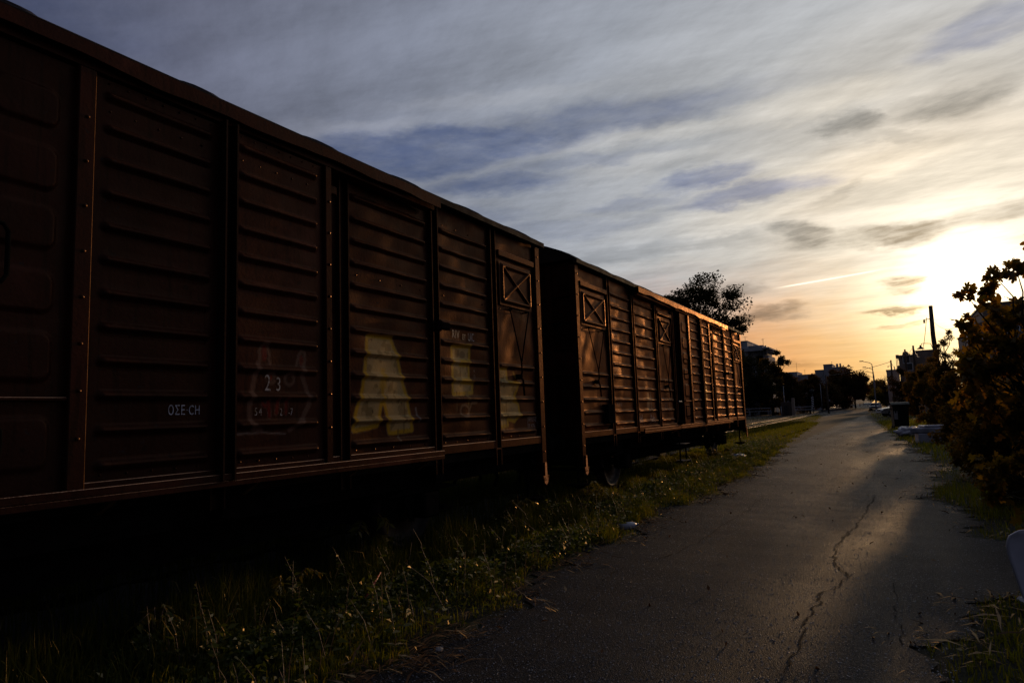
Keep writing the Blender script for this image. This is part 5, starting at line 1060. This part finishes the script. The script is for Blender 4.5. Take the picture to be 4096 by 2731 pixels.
def crumple(name, label, cat, loc, sx, sy, sz, seed, mat_, group=None):
    r = np.random.default_rng(seed); nu, nv = 34, 20; u = np.linspace(0, 2*np.pi, nu, endpoint=False); v = np.linspace(-.5*np.pi, .5*np.pi, nv); U, V = np.meshgrid(u, v, indexing='ij')
    x, y, z = np.cos(U)*np.cos(V), np.sin(U)*np.cos(V), np.sin(V); f = 1+.0*x
    for k in range(16): d = r.normal(size=3); d /= np.linalg.norm(d); f += .10*np.abs(np.sin((x*d[0]+y*d[1]+z*d[2])*r.uniform(3, 9)+r.uniform(0, 6)))-.06
    P = np.stack([x*f*sx, y*f*sy, np.maximum(z*f, -.75)*sz+sz*.72], -1); i = np.arange(nu*nv).reshape(nu, nv); q = np.roll(i, -1, 0); Fc = np.stack([i[:, :-1], q[:, :-1], q[:, 1:], i[:, 1:]], -1).reshape(-1, 4)
    o = link(name, npmesh(name, P.reshape(-1, 3), Fc, mat_, False), None, loc); tag(o, label, cat, group); return o
q = at(3640, 1714, 33.5); crumple('rubbish_bag', 'torn white plastic bag lying beside the wheeled bin', 'rubbish', (q.x, 33.5, .05), .50, .55, .22, 3, M['bag']); crumple('rubbish_bag', 'smaller white plastic bag between the torn bag and the dumped boards', 'rubbish', (q.x+.55, 32.6, .05), .36, .36, .2, 5, M['bag'])
q = at(3740, 1740, 28.2); gz = float(ground_z(q.x, 28.2))
tag(MB().bbox(-.58, .58, -.45, .45, .0, .36, .02, Matrix.Rotation(R(6), 4, 'Z')).obj('dumped_box', M['plastic'], None, (q.x+.02, 28.2, gz-.03)), 'pale blue grey box dumped on the verge, under the white foam slabs', 'box')
tag(MB().bbox(-.62, .60, -.5, .5, 0, .19, .04, Matrix.Rotation(R(-5), 4, 'Z')).obj('foam_slab', M['board'], None, (q.x-.08, 28.2, gz+.335)), 'thick lower white foam slab lying on the dumped box', 'slab', 'foam slabs'); tag(MB().bbox(-.42, .50, -.4, .42, 0, .07, .02, Matrix.Rotation(R(12), 4, 'Z')).obj('foam_slab', M['bag'], None, (q.x+.02, 28.25, gz+.53)), 'thin topmost white foam slab, above the thick slab', 'slab', 'foam slabs')
for k, (px, py, lab) in enumerate(((4045, 1905, 'blue rubbish bag leftmost on the right verge'), (4075, 1925, 'blue rubbish bag in the middle of the verge heap'), (4105, 1915, 'blue rubbish bag cut by the right picture edge'))): q = onground(px, py, .25); crumple('rubbish_bag', lab, 'rubbish', (q.x, q.y, float(ground_z(q.x, q.y))), .17, .2, .11, 20+k, M['bluebag'], 'blue rubbish bags')
q = onground(2950, 1836, .05); crumple('plastic_bag', 'blue and white plastic bag in the grass by the far wheel of the second wagon', 'rubbish', (q.x, q.y, .06), .22, .35, .08, 31, M['bluebag'])
q = onground(2515, 2103, .05); Q = thing('plastic_bottle', 'clear white plastic bottle lying at the left road edge', 'bottle', (q.x, q.y, .055), R(62)); MB().lathe([(-.15, .02), (-.145, .045), (.05, .046), (.10, .03), (.13, .016)], 'x', (0, 0, 0), 14).obj('bottle', M['bag'], Q); MB().lathe([(.13, .018), (.155, .018)], 'x', (0, 0, 0), 10).obj('bottle_cap', M['bluebag'], Q)
a = onground(1410, 2478, .03); b = at(1522, 2288, a.y+.42); Q = thing('stick', 'reddish broken stick leaning in the weeds below the first wagon', 'stick', a); MB().tube([(0, 0, 0), (b-a)*.45+Vector((.012, 0, .012)), b-a], [.014, .012, .006], 7).obj('stick', M['red'], Q)
P = [onground(604, 2700, .02), onground(742, 2642, .05), onground(827, 2594, .09), onground(860, 2588, .10), onground(902, 2615, .06), onground(925, 2635, .02)]; Q = thing('hose', 'grey bent hose lying in the weeds at the bottom left', 'hose', P[0]); MB().tube([p-P[0] for p in P], .017, 8).obj('hose', M['plastic'], Q)
q = onground(1755, 2614); tag(crumple('pebble', 'single pale pebble on the asphalt near the weeds', 'stone', (q.x, q.y, .018), .022, .03, .014, 50, M['concrete']), None)
# ------------------------------------------------------------------ seat shell at the right edge
q = at(4040, 2300, 6.15); Sx = q.x; Ch = thing('discarded_seat', 'pale grey moulded seat back standing at the right edge of the picture', 'chair', (Sx+.21, 6.2, .02), R(14)); V = []; F = []; nu, nv = 17, 15
for layer in (0, 1):
    for i in range(nv):
        v = i/(nv-1); z = .06+.46*v; w_ = .165+.045*min(1, v*1.6); 
        if v > .72: w_ = (.21-.09)+.09*math.sqrt(max(0, 1-((v-.72)/.28)**2))
        for j in range(nu):
            u = -1+2*j/(nu-1); V.append((w_*u, .06*abs(u)**2.5*-1+.09*v+(.0 if layer == 0 else .028), z))
    b0 = layer*nu*nv
    for i in range(nv-1):
        for j in range(nu-1): f = (b0+i*nu+j, b0+i*nu+j+1, b0+(i+1)*nu+j+1, b0+(i+1)*nu+j); F.append(f if layer == 0 else f[::-1])
N_ = nu*nv
for i in range(nv-1):
    for j in (0, nu-1): f = (i*nu+j, (i+1)*nu+j, N_+(i+1)*nu+j, N_+i*nu+j); F.append(f if j == 0 else f[::-1])
for j in range(nu-1): i = (nv-1)*nu+j; F.append((i, i+1, N_+i+1, N_+i))
MB().add(V, F, True).obj('backrest', M['plastic'], Ch); MB().bbox(-.19, .19, -.36, .02, .03, .07, .015).obj('seat', M['plastic'], Ch)
for a in (-.15, .15): MB().tube([(a, -.32, .05), (a*1.1, -.34, -.02)], .015, 6).obj('leg', M['plastic'], Ch); MB().tube([(a, -.02, .05), (a*1.1, .0, -.02)], .015, 6).obj('leg', M['plastic'], Ch)
